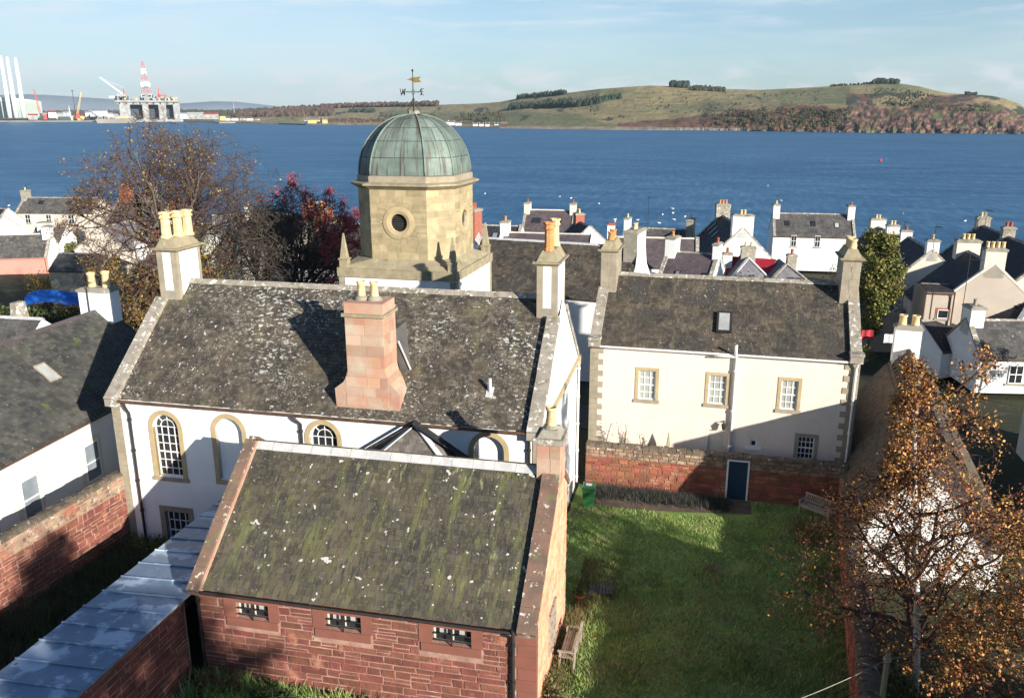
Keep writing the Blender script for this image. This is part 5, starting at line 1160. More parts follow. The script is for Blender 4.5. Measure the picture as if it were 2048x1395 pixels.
house('house','cream two-storey house showing through the dark red-berried tree',(515,423),(628,430),7.2,3.0,2.6,-1.8,roof='slate_purple',wall='harl_cream',win=[('f',1.5,4.2,.8,1.3),('f',4.0,4.2,.8,1.3),('f',1.5,1.4,.8,1.3)],ch=[(1,0,.9,1.7,1.2,'brick_red',2,'pot_orange')])
house('house','low lilac slated cottage right below the bare tree',(280,505),(400,508),5.2,3.0,2.4,-1,roof='slate_purple',wall='red_stone',ch=[(0,0,.8,1.4,1.2,HW,1,'pot_yellow')])
house('house','red-walled lower house under the red-berried tree',(540,520),(690,528),4.6,3.2,2.6,-.7,roof='slate_lilac',wall='red_stone',win=[('f',2,1.6,.8,1.2)])
house('house','purple roofed seaside house with two wide dark roof windows and pale end chimneys',(1050,418),(1152,420),ve=466,hw=3,drop=2.6,zg=-2.6,roof='slate_purple',ch=[(0,0,.75,1.5,.75,'harl_cream',1,'pot_red'),(1,0,.75,1.5,.75,'harl_cream',1,'pot_red')],sky=[('f',1.3,.4,1.0,.75),('f',4.1,.4,1.0,.75)],ridge='cream_paint')
house('outbuilding','low purple roofed range with a pale ridge below the house with wide roof windows',(1003,463),(1190,468),6.5,2.4,1.5,-1.4,roof='slate_purple',skews='harl_white',ch=[(0,0,.8,1.2,.9,HW,1,'pot_orange')],cat='outbuilding',ridge='cream_paint')
house('house','black slated house with one small roof light beside the tower',(965,449),(1045,451),6.2,3,2.4,-1.8,roof='slate_black',sky=[('f',1.4,.5,.5,.7,'glass_sky')])
house('house','small black roofed house with a white gable and stone chimney, right of the purple roof',(1155,440),(1180,452),5.9,2.8,2.7,-1.6,roof='slate_black',ch=[(0,0,1.2,1.0,.7,'brick_red',2,'pot_yellow')])
house('house','dark roofed house with white end chimneys at the water above the stone ridge',(1250,453),(1388,459),4.9,2.8,2.3,-2.6,roof='slate_grey',ch=[(0,0,.6,1.3,.9,HW,1,'pot_yellow'),(1,0,.8,1.7,1.0,'stone_grey',1,'pot_yellow')],sky=[('f',3.2,.15,1.6,.5,'glass_pale')],ant=[(.42,-3.6,4.2),(.95,0,1.6)])
house('house','long purple slated roof in front of the dark roofed waterside house',(1215,472),(1398,476),6.0,3,2.4,-1.6,roof='slate_purple',ch=[(0,0,.7,1.0,1.1,HW,0,'','brick_red')],ridge='cream_paint')
house('house','purple roofed house with two tiny roof windows between white chimneys',(1335,500),(1440,508),5.9,hw=3,drop=2.4,zg=-1.0,roof='slate_purple',ch=[(0,0,.9,1.5,1.1,HW,1,'pot_orange'),(1,0,.5,1.3,.8,HW,1,'pot_red')],sky=[('f',1.5,.25,.35,.5,'glass_sky'),('f',3.9,.25,.35,.5,'glass_dark')])
house('house','black roofed house with three slim roof windows and a white gable beside a brick chimney',(1443,428),(1486,456),6.9,3.3,3.3,-2,roof='slate_black',ch=[(0,0,1.0,1.5,1.0,'stone_coping',3,'pot_orange'),(1,0,.9,2.0,1.1,HW,2,'pot_yellow')],sky=[('f',1.4,.5,.35,1.2,'glass_sky'),('f',3.3,.45,.35,1.2,'glass_sky'),('f',5.2,.45,.35,.9,'glass_sky')])
house('shed','shed with a bright red corrugated roof between the white chimneys',(1452,512),(1552,519),5.0,2.4,1.5,-1,roof='red_metal',wall='stone_grey',skews=None,course=3,width=.3,ridge='red_metal',cat='shed')
house('house','large white seaside house with three roof windows and a chimney on each gable',(1545,425),(1707,428),ve=475,hw=3,drop=2.7,zg=-2.6,roof='slate_grey',ch=[(0,0,.85,1.7,1.0,HW,1,'pot_yellow'),(1,0,.85,1.7,1.0,HW,1,'pot_red')],sky=[('f',1.6,.45,.5,.75,'glass_dark'),('f',4.9,.45,.5,.75,'glass_dark'),('f',7.9,.4,.5,.75,'glass_pale')],win=[('f',2.3,3.2,.7,1.5),('f',5.3,3.2,.7,1.5),('f',2.3,.5,.7,1.4)],ant=[(.05,.3,2.6)])
def pyramid_house(name,label,apex,rz,hx,hy,drop,zg,roof,wall,skw='stone_coping'):
    A=atz(apex[0],apex[1],rz); E=empty(name,(A.x,A.y,zg),CY*-1*.6,label,'house'); R=rz-zg; e=R-drop
    m=MB(); m.box(-hx+.1,hx-.1,-hy,3,0,e); m.build('wall',wall,E)
    m=MB(); face_slates(m,(-hx,-hy,e),(hx,-hy,e),(0,0,R),.25,.3); r2=m
    for s_ in(-1,1): r2.quad(*( [(s_*hx,-hy,e-.01),(s_*hx,3,e-.01),(0,3,R-.01),(0,0,R-.01)] if s_>0 else [(0,0,R-.01),(0,3,R-.01),(-hx,3,e-.01),(-hx,-hy,e-.01)]))
    r2.add([(-hx,-hy,e-.03),(hx,-hy,e-.03),(0,0,R-.03)],[(0,1,2)])
    m.build('roof',roof,E); m=MB()
    for s_ in(-1,1): m.bar((s_*hx,-hy,e+.04),(0,0,R+.04),.24,.1)
    m.build('hip_coping',skw,E); return E
pyramid_house('house','lilac slated hipped roof with pale copings beside the red corrugated shed',(1497,516),5.3,2.1,2.0,2.0,-1,'slate_lilac',HW,'lead_pale')
pyramid_house('house','broader lilac hipped roof right of the red corrugated shed, behind the long brown ridge',(1573,528),5.0,2.2,2.0,1.7,-1,'slate_lilac','stone_grey')
for (u,v,z,lb,w_) in ((1497,492,6.2,'square stone chimney stack with two pots behind the left lilac hipped roof','stone_grey'),(1584,508,5.6,'dark stone chimney stack with a red pot at the right lilac hipped roof','stone_grey'),(1455,505,5.5,'narrow white chimney stack beside the red corrugated roof',HW)):
    p=atz(u,v,z); E=empty('chimney_stack',(p.x,p.y,-1),.1,lb,'chimney stack'); chimney(E,0,0,1.25 if u==1497 else .8,.8,0,z+1-.2,w_,'plain','stone_grey',[(-.25,0,.4,.12,'pot_yellow'),(.25,0,.4,.12,'pot_yellow')] if u==1497 else [(0,0,.45,.13,'pot_red')],.14,.07,name='stack')
house('house','dark slated terrace end at the water right of the large white house',(1752,451),(1805,472),4.9,3,2.7,-2.8,roof='slate_grey',ch=[(0,0,.8,1.7,.7,'harl_cream',2,'pot_yellow')])
house('house','small dark roofed house with two slim chimneys above the yellow-green tree',(1782,466),(1812,482),4.9,2.4,2.2,-2.2,roof='slate_grey',ch=[(0,0,.8,1.3,.8,HW,2,'pot_yellow'),(1,0,.6,1.1,.9,HW,1,'pot_red')])
house('house','black slated cottage with three long roof windows and a pale gable',(1819,473),(1866,500),6.1,3.3,3.2,-1.4,roof='slate_black',wall='harl_cream',ch=[(1,0,.75,1.0,.7,HW,1,'pot_yellow')],sky=[('f',1.3,.35,.42,1.3,'glass_sky'),('f',3.1,.3,.42,1.3,'glass_sky'),('f',4.9,.3,.42,1.3,'glass_sky')],ant=[(1,0,2.4)])
house('house','big black roofed house with a sandy gable and a broad four-pot chimney',(1930,497),(1990,528),7.4,4.0,3.6,-1,roof='slate_black',wall='harl_pink_shaded',ch=[(0,0,.9,1.7,.6,'harl_cream',3,'pot_yellow'),(1,0,.9,1.35,.9,'harl_cream',4,'pot_yellow')],skews='harl_pink',skm=(0,1))
house('house','tall black roof at the right edge of the picture below the sea',(1962,448),(2052,484),7.0,3.6,3.4,-2,roof='slate_black',wall='harl_cream',ch=[(0,0,.8,1.2,.6,'stone_coping',2,'pot_yellow')],ant=[(.1,0,1.8)])
house('house','second black roof at the right edge with a small stone chimney on its ridge',(2012,470),(2110,508),7.3,3.4,3.2,-2,roof='slate_black',wall='harl_cream',ch=[(0,0,.7,1.0,.6,'stone_coping',2,'pot_red')],win=[('f',3.5,4,.9,1.4)])
house('house','dark gabled extension with one roof light in front of the broad four-pot chimney',(1984,578),(2075,592),5.2,2.4,1.9,-.5,roof='slate_black',wall='harl_pink_shaded',skews='lead_pale',skm=(1,1),sky=[('f',1.4,.6,.9,.3,'glass_sky')])
E_,L_,_,e_=house('house','flat pink block with red painted trim and one window left of the sandy gable',(1842,566),(1898,568),5.6,1.7,.25,-.8,roof='slate_black',wall='harl_pink_shaded',skews=None,win=[('f',.9,4.2,.75,.65,1,1,'brick_red')],trim='gutter_brown')
m=MB()
for x in(0.0,.45,L_): m.box(x-.03,x+.03,-1.73,-1.70,0,e_)
m.box(0,L_,-1.74,-1.70,e_-.06,e_+.02); m.build('painted_trim','gutter_brown',E_)
house('outbuilding','low black roofed shed in shade between the pink block and the grey slate cottage',(1842,640),(1912,634),3.3,2.3,1.7,-.4,roof='slate_black',skews=None,cat='outbuilding')
house('cottage','single-storey white cottage with grey slates and a dark window at the right edge',(1932,637),(2120,640),4.25,2.6,2.0,-.15,roof='slate_grey',ch=[(0,0,.9,1.3,.75,HW,1,'stone_grey')],win=[('f',2.0,.7,.9,1.25)],course=.22,width=.3,cat='cottage',ridge='stone_coping')
antenna(empty('aerial_mast',(atz(1960,640,4.6).x-.3,atz(1960,640,4.6).y+3,0),0,'tall television aerial on a pole beside the small white chimney','aerial'),0,0,2,6.4)
house('outbuilding','low dark roofed outbuilding with a pale gable in the shade behind the thatched cottage',(1760,588),(1800,618),2.6,2.6,1.8,-1,roof='slate_black',wall='harl_pink_shaded',cat='outbuilding')
for (u,v,z,lb,mt,w_,h_) in ((1716,660,3.2,'red washing hanging on a line beside the thatched cottage chimney','cloth_red',.8,.6),(1765,668,3.2,'white washing hanging next to the red washing','cloth_white',1.1,.6)):
    p=atz(u+20,v,z); m=MB(); K=8
    for i in range(K): m.quad(*[(w_*a/K-w_/2,.06*math.sin(a*1.3),-b*h_) for a,b in((i,1),(i+1,1),(i+1,0),(i,0))])
    for i in range(K): m.quad(*[(w_*a/K-w_/2,.06*math.sin(a*1.3)+.015,-b*h_) for a,b in((i,0),(i+1,0),(i+1,1),(i,1))])
    o=m.build('washing',mt); o.location=p; o.rotation_euler=(0,0,.3); tag(o,lb,'washing')
# street lamp on the shore
p=atz(1728,462,2.6); E=empty('street_lamp',(p.x,p.y,gz(p.x,p.y)),0,'small black lantern street lamp at the shore right of the large white house','street lamp'); m=MB(); hh=3.6+1.2; m.tube([(0,0,0),(0,0,hh)],.06,8); m.build('lamp_post','iron',E); m=MB(); m.lathe((0,0,hh),[(.1,0),(.24,.45),(.28,.5),(.04,.75)],6); m.build('lantern','iron',E)
# blue tarpaulin and hedge on the left
p=V((-50.5,56,0)); m=MB(); NX,NY=48,10
for i in range(NX+1):
    for j in range(NY+1):
        x=i/NX;y=j/NY; z=2.5+.30*math.sin(math.pi*min(1,x*1.3))**.6+.16*noise.noise(V((x*9,y*4,1)))+.11*noise.noise(V((x*24,y*9,4)))-.9*abs(y-.4)**1.5; m.v.append((x*5.0,y*1.8,z))
for i in range(NX):
    for j in range(NY): a=i*(NY+1)+j; m.f.append((a,a+NY+1,a+NY+2,a+1))
n0=len(m.v)
for i in range(NX): a=i*(NY+1); k=len(m.v); q1,q2=m.v[a],m.v[a+NY+1]; m.v+= [(q1[0],q1[1]-.05,q1[2]-.7),(q2[0],q2[1]-.05,q2[2]-.7)]; m.f.append((a,k,k+1,a+NY+1))
P1=atz(48,592,2.0); P2=atz(158,590,2.0); o=m.build('tarpaulin','tarp_blue',smooth=True); dd=P2-P1; sc_=dd.length/5.0; o.scale=(sc_,1,1); o.location=(P1.x,P1.y,-.45); o.rotation_euler=(0,0,math.atan2(dd.y,dd.x)); tag(o,'crumpled bright blue tarpaulin behind the dark hedge','tarpaulin')
def hedge(name,label,A,B,w,h,mt,n,seed,leaf2=None,ls=.12,cat='hedge'):
    r=random.Random(seed); A,B=V(A),V(B); d=B-A; E=empty(name,A,math.atan2(d.y,d.x),label,cat); L=V((d.x,d.y,0)).length; m=MB(); m2=MB()
    for i in range(n):
        x=r.random()*L; t=r.random(); bump=1+.22*noise.noise(V((x*.55,seed,0)))+.12*noise.noise(V((x*1.7,seed,5)))
        a=r.uniform(0,math.pi); R_2=(.75+.25*r.random()**.5); p=V((x,math.cos(a)*w/2*R_2,max(.1,math.sin(a)**.5*h*bump*R_2))); q=rv(r).normalized(); b=q.orthogonal().normalized(); s=ls*r.uniform(.6,1.3); (m2 if leaf2 and r.random()<leaf2[1] else m).add([p-b*s*.5,p+q.cross(b)*s*.4,p+b*s*.5,p-q.cross(b)*s*.4],[(0,1,2,3)])
    c=MB(); K=10
    for i in range(K): bump=1+.22*noise.noise(V(((i+.5)*L/K*.55,seed,0))); c.frustum(i*L/K,(i+1)*L/K,-w*.36,w*.36,0,i*L/K,(i+1)*L/K,-w*.22,w*.22,h*.8*bump)
    c.build('stems','bark_dark',E); m.build('leaves',mt,E)
    if m2.v: m2.build('leaves',leaf2[0],E)
    return E
hedge('hedge','thick dark green hedge between the pink cottage and the white house on the left',(-54,50,0),(-36,47,0),4.6,4.0,'leaf_dark',9000,3,('leaf_green',.3),.22)
hedge('hedge','clipped green hedge behind the pink cottage gable',(atz(125,490,1).x,atz(125,490,1).y,-3),(atz(165,490,1).x,atz(165,490,1).y+1,-3),3,4.0,'leaf_green',1500,5,None,.25)
p=atd(92,575,84); bush('shrub','yellow and red autumn shrub against the pink wall',(p.x,p.y,-1.7),(2.0,1.4,2.7),'leaf_yellow',1800,.17,90,('berry_red',.12),cat='shrub')
p=atd(160,575,76); bush('shrub','brown leafless-looking shrub below the low stone outbuilding',(p.x,p.y,-1.3),(2.6,1.5,1.9),'leaf_brown',1800,.16,91,('leaf_gold',.2),cat='shrub')
# trees behind the courthouse
tree('tree','large nearly bare spreading tree with a haze of red-brown twigs, left of the dome',(-33.9,47.0,0),14.2,(.8,0,10.6,8.0,5.6,6.9),'bark_grey','leaf_brown',5000,.12,.42,7,limbs=9,lv=4,bare0=.3,fork=.28,twig='twig_red',kids=(8,7,5),spread=.95,leaf2=('leaf_gold',3200),thick=3.4)
tree('tree','gnarled dark tree crowned with crimson berries beside the tower',(-28.6,47.6,0),11.5,(2.7,0,8.9,6.2,4.6,5.2),'bark_dark','berry_red',8500,.11,.34,29,limbs=15,lv=4,bare0=.25,fork=.3,twig='bark_dark',kids=(8,7,5),lean=(4.2,0),leafbias=lambda p,r:math.hypot((p.x-2.7)/5.6,(p.z-8.9)/5.1)>.74 and (p.x-2.7)/5.6*.8+(p.z-8.9)/5.1*.45>.50-.25*r.random(),thick=3.4)
tree('tree','small twisted tree with yellow-brown leaves behind the left courthouse gable',(-35.6,43.6,0),8.2,(.2,0,5.4,3.6,2.6,3.9),'bark_grey','leaf_yellow',3800,.15,.2,31,limbs=12,lv=3,bare0=.15,leaf2=('leaf_brown',4500),kids=(7,6,4),thick=1.5)
tree('tree','ivy-hung tree with olive yellow leaves between the bare tree and the berry tree',(-30.2,44.6,0),9.6,(.6,0,7.3,3.4,2.6,3.9),'bark_grey','leaf_yellow',2800,.14,.2,37,limbs=12,lv=3,bare0=.2,leaf2=('leaf_gold',2600),kids=(7,6,4),thick=1.5)
p=aty(655,440,82); tree('tree','small golden autumn tree rising behind the roofs left of the tower',(p.x,82,-2),9.6,(0,0,6.2,2.0,2.0,4.2),'bark_grey','leaf_yellow',2200,.24,.15,41,limbs=12,lv=3,leaf2=('leaf_gold',1200))
p=aty(1748,560,66); tree('tree','dense yellow-green tree above the shaded yards right of the brown roofed house',(p.x,66,-1),9.8,(.1,0,7.0,2.15,2.0,3.1),'bark_grey','leaf_gold',9000,.2,.15,43,limbs=24,lv=3,bare0=.25,leaf2=('leaf_green',6000))
p=aty(1640,520,68); bush('shrub','straggly bush with a few olive leaves in front of the large white house',(p.x-.5,68,-1),(1.7,1.4,2.8),'leaf_gold',1700,.15,95,('leaf_brown',.4),stems=26,cat='shrub')
p=aty(1675,500,70); tree('tree','bare grey bush-like tree to the right of the straggly bush',(p.x,70,-1.5),7.2,(0,0,5,1.9,1.6,3.4),'bark_grey','leaf_brown',600,.14,.1,47,limbs=16,lv=3,bare0=.1,thick=1.5)
p=atz(1822,585,1.5); bush('shrub','round bright green shrub below the pale gable of the black slated cottage',(p.x,p.y,-.6),(.9,.9,1.4),'leaf_green',1800,.14,97,cat='shrub')
p=atz(1718,600,1.0); bush('shrub','dark bush with pale flower heads behind the right-hand chimney of the brown roofed house',(p.x+.5,p.y,-.6),(1.3,1.2,1.6),'leaf_dark',1500,.14,98,('stone_grey',.1) if 0 else ('leaf_gold',.15),cat='shrub')
p=atz(1740,690,1.2); bush('shrub','sunlit green shrub between the cream house and the thatched roof',(p.x-.8,p.y,-.2),(1.2,1.6,1.0),'leaf_green',1500,.12,99,('leaf_gold',.3),cat='shrub')
p=atz(1185,468,3.6); bush('shrub','pale flowering bush in front of the small white gable by the sea',(p.x,p.y,-1.6),(1.2,1.0,2.9),'leaf_green',1200,.16,100,('curtain',.35),cat='shrub')
p=atz(2035,740,1.6); tree('tree','grey-green lichened small tree before the single-storey white cottage',(p.x+.8,p.y-2,0),4.6,(0,0,2.9,1.9,1.6,2.0),'bark_grey','leaf_gold',3000,.10,.08,51,limbs=12,lv=3,leaf2=('leaf_green',1400))
p=atz(1790,700,1.5); bush('shrub','dark shrub beside the white chimney of the thatched cottage',(12.6,45,0),(1.2,1.5,2.4),'leaf_dark',1500,.12,101,('leaf_gold',.15),cat='shrub')
# unseen evergreen added behind the viewpoint to shade the passage roof and annex
tree('tree','unseen dense evergreen tree added behind the viewpoint to shade the passage roof',(9.5,-1.8,0),13.6,(0,0,9.2,4.8,5.2,4.9),'bark_grey','leaf_dark',22000,.26,.35,58,limbs=14,lv=3,bare0=.2,kids=(6,6,4))
# gulls
g=None; r=random.Random(8)
GP=[(970,388),(1119,394),(1142,397),(1198,408),(1230,440),(1230,444),(1275,441),(1325,430),(1346,427),(1348,440),(1345,418),(1318,447),(1370,434),(1805,428),(1930,443),(18,412),(55,398),(380,345),(1562,402),(1535,372),(578,378),(128,318),(128,345)]
for i,(u,v) in enumerate(GP):
    p=atz(u,v,-5)
    if g is None:
        g=empty('gull',p,0,'white gull floating on the blue water beyond the roofs','gull','gulls on the water'); m=MB(); m.lathe((0,0,.05),[(.05,0),(.2,.08),(.22,.16),(.1,.24)],8); m.tube([(-.5,0,.22),(-.2,0,.18),(.2,0,.18),(.34,0,.32),(.42,0,.40)],[.04,.15,.16,.08,.09],8); m.build('body','gull_white',g,True); g.scale=(.8,.8,.8); gg=g
    else: gg=copy_tree(g); 
    gg.location=p; gg.rotation_euler=(0,0,r.uniform(0,6.3))
p=atz(1761,323,-5); m=MB(); m.lathe((0,0,-.3),[(.5,0),(1.0,.5),(1.0,1.1),(.4,1.7),(.3,2.6),(.1,2.8)],12); o=m.build('buoy','buoy_red'); o.location=p; o.scale=(.65,.65,.65); tag(o,'small red buoy floating alone in the bay on the right','buoy')
# ================================================= far shore
def interp(T,x):
    if x<=T[0][0]: return T[0][1]
    for (a,b),(c,d) in zip(T,T[1:]):
        if x<=c: return b+(d-b)*(x-a)/(c-a)
    return T[-1][1]
SH=[(-500,238.5),(0,239.5),(360,242),(470,244),(560,246.5),(700,248),(870,250.5),(1000,255),(1200,258),(1400,259.5),(1560,262),(1700,264.5),(1850,266),(2048,268),(2500,273)]
SK=[(-500,223),(0,224),(360,222),(440,224),(500,222),(600,217),(700,213),(870,210),(960,207),(1000,204),(1040,196),(1100,190),(1150,184),(1200,178),(1300,171),(1350,173),(1450,178),(1520,180),(1620,175),(1700,170),(1760,166),(1800,167),(1840,173),(1870,181),(1900,187),(1950,189),(1985,192),(2010,197),(2035,206),(2060,220),(2110,245),(2200,262),(2500,268)]
CLF=[(-500,.03),(700,.03),(1000,.04),(1200,.10),(1340,.22),(1420,.34),(1500,.50),(1560,.55),(1690,.55),(1760,.52),(1850,.60),(1950,.70),(2048,.70),(2500,.6)]
def Dsh(u): return 22.73*CF/(interp(SH,u)-225.5)*.985
def land():
    NU=1000; us=[-500+i*3.0 for i in range(NU)]; ts=[0,.004,.008,.014,.02,.027,.035,.043,.05,.058,.066,.074,.082,.09,.10,.11,.12,.13,.145,.16,.18,.20,.22,.24,.27,.30,.33,.36,.40,.44,.48,.52,.56,.60,.64,.68,.72,.76,.80,.84,.88,.92,.96,1.0,1.03,1.1]
    m=MB(); col=[]; nT=len(ts); fb=lambda a,b,s_,o=4:sum(noise.noise(V((a*s_*2**k,b*s_*2**k,k*7.3+s_)))/1.8**k for k in range(o))
    for u in us:
        vs=interp(SH,u)+.12; vk=interp(SK,u); cf=interp(CLF,u); D0=Dsh(u); dep=min(700 if u>1200 else 700+(1200-u)*1.6,2200)
        w=min(1,max(0,(u-1230)/250)); n1=fb(u,0,.006,2); cfe=cf*(1+.16*n1*w); c0=.05+.08*min(1,max(0,(u-1050)/250)); H0=vs-vk
        bay=D0*(.007*fb(u,9,.010,2)*w+.004*n1)
        for t in ts:
            f=(t/c0)*cfe if t<c0 else cfe+(1-cfe)*((t-c0)/(1-c0))**.95
            f=min(f,1); y=f*H0
            und=(fb(u,y*3,.010,2)*.040)*math.sin(math.pi*min(t,1)) if t>c0 else 0
            v=vs+(vk-vs)*(f+und)
            rk=fb(u,y,.055,5); D=D0+dep*t+bay*max(0,1-t)*(0.15 if t==0 else 1)+rk*D0*.011*w*max(0,1-t/(c0*1.15))*(0.15 if t==0 else 1)
            p=V((0,0,CH))+ray(u,v)*D
            if t==0: p.z=-5.6
            if t>1: p.z-=(t-1)*900
            m.v.append(tuple(p))
            a=fb(u,y*2.2,.010,3); b=fb(u,y*2.0,.035,4); g=fb(u*.55,y*2.6,.011,2); s2=fb(u,y*1.3,.15,3)
            tan=(.32,.25,.115); grn=(.185,.18,.078); rust=(.19,.085,.045); dark=(.050,.055,.030); rock=(.19,.105,.07); pink=(.27,.15,.11)
            c=tan
            if g>.30: c=grn
            elif g>.10: c=(.26,.225,.10)
            if b>.62: c=dark
            if 1560<u<1700 and f>.60 and f<.97: c=grn
            if u>1235 and f<cfe*(1.03+.22*fb(u,0,.02,3)):
                c=rust if b<.30 else dark
                if -.25<b<-.05: c=(.16,.105,.065)
                if u>1690+60*a:
                    c=rock if s2>-.05 else (.075,.055,.045)
                    if s2>.32: c=pink
                    if b>.40: c=(.11,.125,.05)
                elif s2>.35: c=(.17,.125,.09)
            elif u>1690 and f<cfe+.28:
                if b>.05: c=dark
                elif a>.15: c=rust
            if 905<u<1012 and .14<f<.48 and abs(a)<.6: c=rust if b<.25 else dark
            if 430<u<1500 and f<.055: c=(.33,.25,.18)
            if u>=1500 and f<.03: c=(.15,.12,.095)
            if u<430: c=(.15,.13,.09)
            k=.90+.25*s2; col.append((c[0]*k,c[1]*k,c[2]*k,1))
    for i in range(NU-1):
        for j in range(nT-1): a=i*nT+j; m.f.append((a,a+nT,a+nT+1,a+1))
    o=m.build('far_hills','land',smooth=False); at=o.data.color_attributes.new('cover','FLOAT_COLOR','POINT')
    at.data.foreach_set('color',[x for c in col for x in c]); tag(o,kind='structure'); return o
land()
def on_land(u,f,dz=0):
    """a point of the far land at image column u, fraction f of the way from shore to skyline"""
    vs=interp(SH,u)+.12; vk=interp(SK,u); D0=Dsh(u); dep=min(2200,700 if u>1200 else 700+(1200-u)*1.6); cf=interp(CLF,u); c0=.13 if cf>.1 else .05
    t=f/cf*c0 if f<cf else c0+(1-c0)*((f-cf)/(1-cf)); v=vs+(vk-vs)*f; p=V((0,0,CH))+ray(u,v)*(D0+dep*t); p.z+=dz; return p
def wood(name,label,u0,u1,f0,f1,n,h,mt,seed,conifer=False,w=None):
    r=random.Random(seed); m=MB(); us=[]
    for i in range(n):
        s_=r.random(); u=u0+(u1-u0)*s_; f=f0(s_) if callable(f0) else r.uniform(f0,f1); p=on_land(u,f); hh=h*r.uniform(.65,1.15); rad=(w or hh*.45)*r.uniform(.7,1.2)
        if conifer: m.lathe((p.x,p.y,p.z-1),[(rad,0),(rad*.8,hh*.35),(rad*.4,hh*.75),(.3,hh)],5,r.random()*6)
        else:
            k=6; m.lathe((p.x,p.y,p.z-1),[(rad*.5,0),(rad,hh*.35),(rad*(.85+.2*r.random()),hh*.7),(rad*.35,hh*.97)],k,r.random()*6)
            n0=len(m.v)-4*k
            for q in range(n0,len(m.v)): x,y,z=m.v[q]; m.v[q]=(x+r.gauss(0,rad*.12),y+r.gauss(0,rad*.12),z+r.gauss(0,hh*.05))
    o=m.build(name,mt); tag(o,label,'wood',kind='stuff'); return o
wood('woodland','russet autumn wood along the low far shore left of the dome',465,665,.42,1.0,620,15,'far_brown',1)
wood('woodland','russet wood on the skyline directly behind the weather vane',640,876,.93,1.0,420,15,'far_brown',2)
wood('woodland','mixed dark wood by the radio mast on the far left shore',362,560,.6,1.0,520,13,'gorse',3)
wood('woodland','low brown tree line behind the harbour at the far left',-60,470,.75,1.0,700,11,'far_brown',4)
wood('woodland','dark green pine clump in the fields left of the dome',698,750,.62,.72,110,12,'far_conifer',5,True)
wood('woodland','dark conifer belt in the fields right of the weather vane',1017,1146,.62,.72,300,13,'far_conifer',6,True)
wood('woodland','second conifer belt further right of the weather vane',1155,1243,lambda s:.60+.1*s+.04*random.random(),0,180,12,'far_conifer',7,True)
wood('woodland','dark plantation climbing the left flank of the far hill',1035,1132,lambda s:.96+.05*random.random(),0,220,11,'far_conifer',8,True)
wood('woodland','small square dark wood on top of the hill left of its middle',1343,1376,.97,1.03,90,12,'far_conifer',9)
wood('woodland','long brown thicket on the hill top right of the square dark wood',1380,1450,.92,1.0,180,7,'gorse',10)
wood('woodland','flat-topped pine wood on the highest point of the far headland',1745,1798,.98,1.03,150,8,'far_conifer',11,False)
wood('woodland','thin line of small trees along the crest of the far headland',1660,1748,.98,1.01,90,4,'far_conifer',12,False)
wood('woodland','little dark clump on the shoulder above the far cliffs',1930,1954,.97,1.02,50,5,'far_conifer',13)
wood('gorse','dark gorse thickets in the fields below the dome-side wood',770,870,.30,.48,220,6,'gorse',14)
wood('gorse','dark gorse patches on the slope right of the dome',920,1005,.25,.55,160,6,'gorse',15)
wood('gorse','scattered dark gorse on the slope above the far cliffs',1730,1980,.55,.88,520,3.2,'gorse',16)
wood('gorse','gorse and scrub dotted over the rusty low cliffs',1400,1700,.10,.5,420,3.6,'gorse',17)
wood('gorse','low hedges and scrub on the upper fields of the far hill',1180,1640,.35,.9,260,3.6,'gorse',18)
wood('gorse','shoreline scrub left of the white row of far cottages',640,770,.08,.25,200,6,'far_brown',19)
# distant hills, tinted blue for the haze
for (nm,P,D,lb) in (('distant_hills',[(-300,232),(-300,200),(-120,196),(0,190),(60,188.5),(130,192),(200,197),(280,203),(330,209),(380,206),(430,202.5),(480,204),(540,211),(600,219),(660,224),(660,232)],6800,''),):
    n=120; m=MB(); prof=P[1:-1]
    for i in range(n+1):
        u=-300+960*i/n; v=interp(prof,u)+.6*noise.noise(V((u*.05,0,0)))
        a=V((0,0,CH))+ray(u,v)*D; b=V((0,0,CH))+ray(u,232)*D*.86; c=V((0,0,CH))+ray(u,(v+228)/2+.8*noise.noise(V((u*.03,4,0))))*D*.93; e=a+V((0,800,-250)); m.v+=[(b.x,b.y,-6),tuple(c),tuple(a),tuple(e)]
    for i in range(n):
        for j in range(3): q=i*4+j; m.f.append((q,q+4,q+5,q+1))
    tag(m.build(nm,'far_hill_hazed',smooth=True),kind='structure')
# quay
def place(u,v,D,name,label,cat,group=None):
    p=V((0,0,CH))+ray(u,v)*D; d=ray(u,v); return empty(name,(p.x,p.y,p.z),-math.atan2(d.x,d.y),label,cat,group)
def pxm(D): return D/CF
DQ=2450
m=MB(); a=V((0,0,CH))+ray(-300,239)*DQ; b=V((0,0,CH))+ray(262,240.2)*DQ*.97; d=b-a; d.z=0; nn=V((-d.y,d.x,0)).normalized(); a.z=-6; m.obox(a,d,nn*500,Z_*4.6); tag(m.build('quay','concrete'),'low concrete quay of the far harbour running in from the left','quay')
m=MB(); a=V((0,0,CH))+ray(355,239)*2350; b=V((0,0,CH))+ray(445,241.5)*2200; d=b-a; a.z=-6; d.z=0; nn=V((-d.y,d.x,0)).normalized(); m.obox(a,d,nn*300,Z_*4); tag(m.build('quay','concrete'),'second stretch of dark quay right of the oil rig','quay')
m=MB(); a=V((0,0,CH))+ray(438,244)*1990; b=V((0,0,CH))+ray(520,242.5)*2050; d=b-a; a.z=-6; d.z=0; nn=V((-d.y,d.x,0)).normalized(); m.obox(a,d,nn*40,Z_*3.6); tag(m.build('jetty','concrete'),'low jetty with yellow plant near the oil rig','jetty')
m=MB(); a=V((0,0,CH))+ray(557,246)*1780; b=V((0,0,CH))+ray(612,249)*1650; d=b-a; a.z=-6; d.z=0; nn=V((-d.y,d.x,0)).normalized(); m.obox(a,d,nn*12,Z_*3); tag(m.build('slipway','asphalt'),'dark slipway sloping into the water left of the yellow farmhouse','slipway')
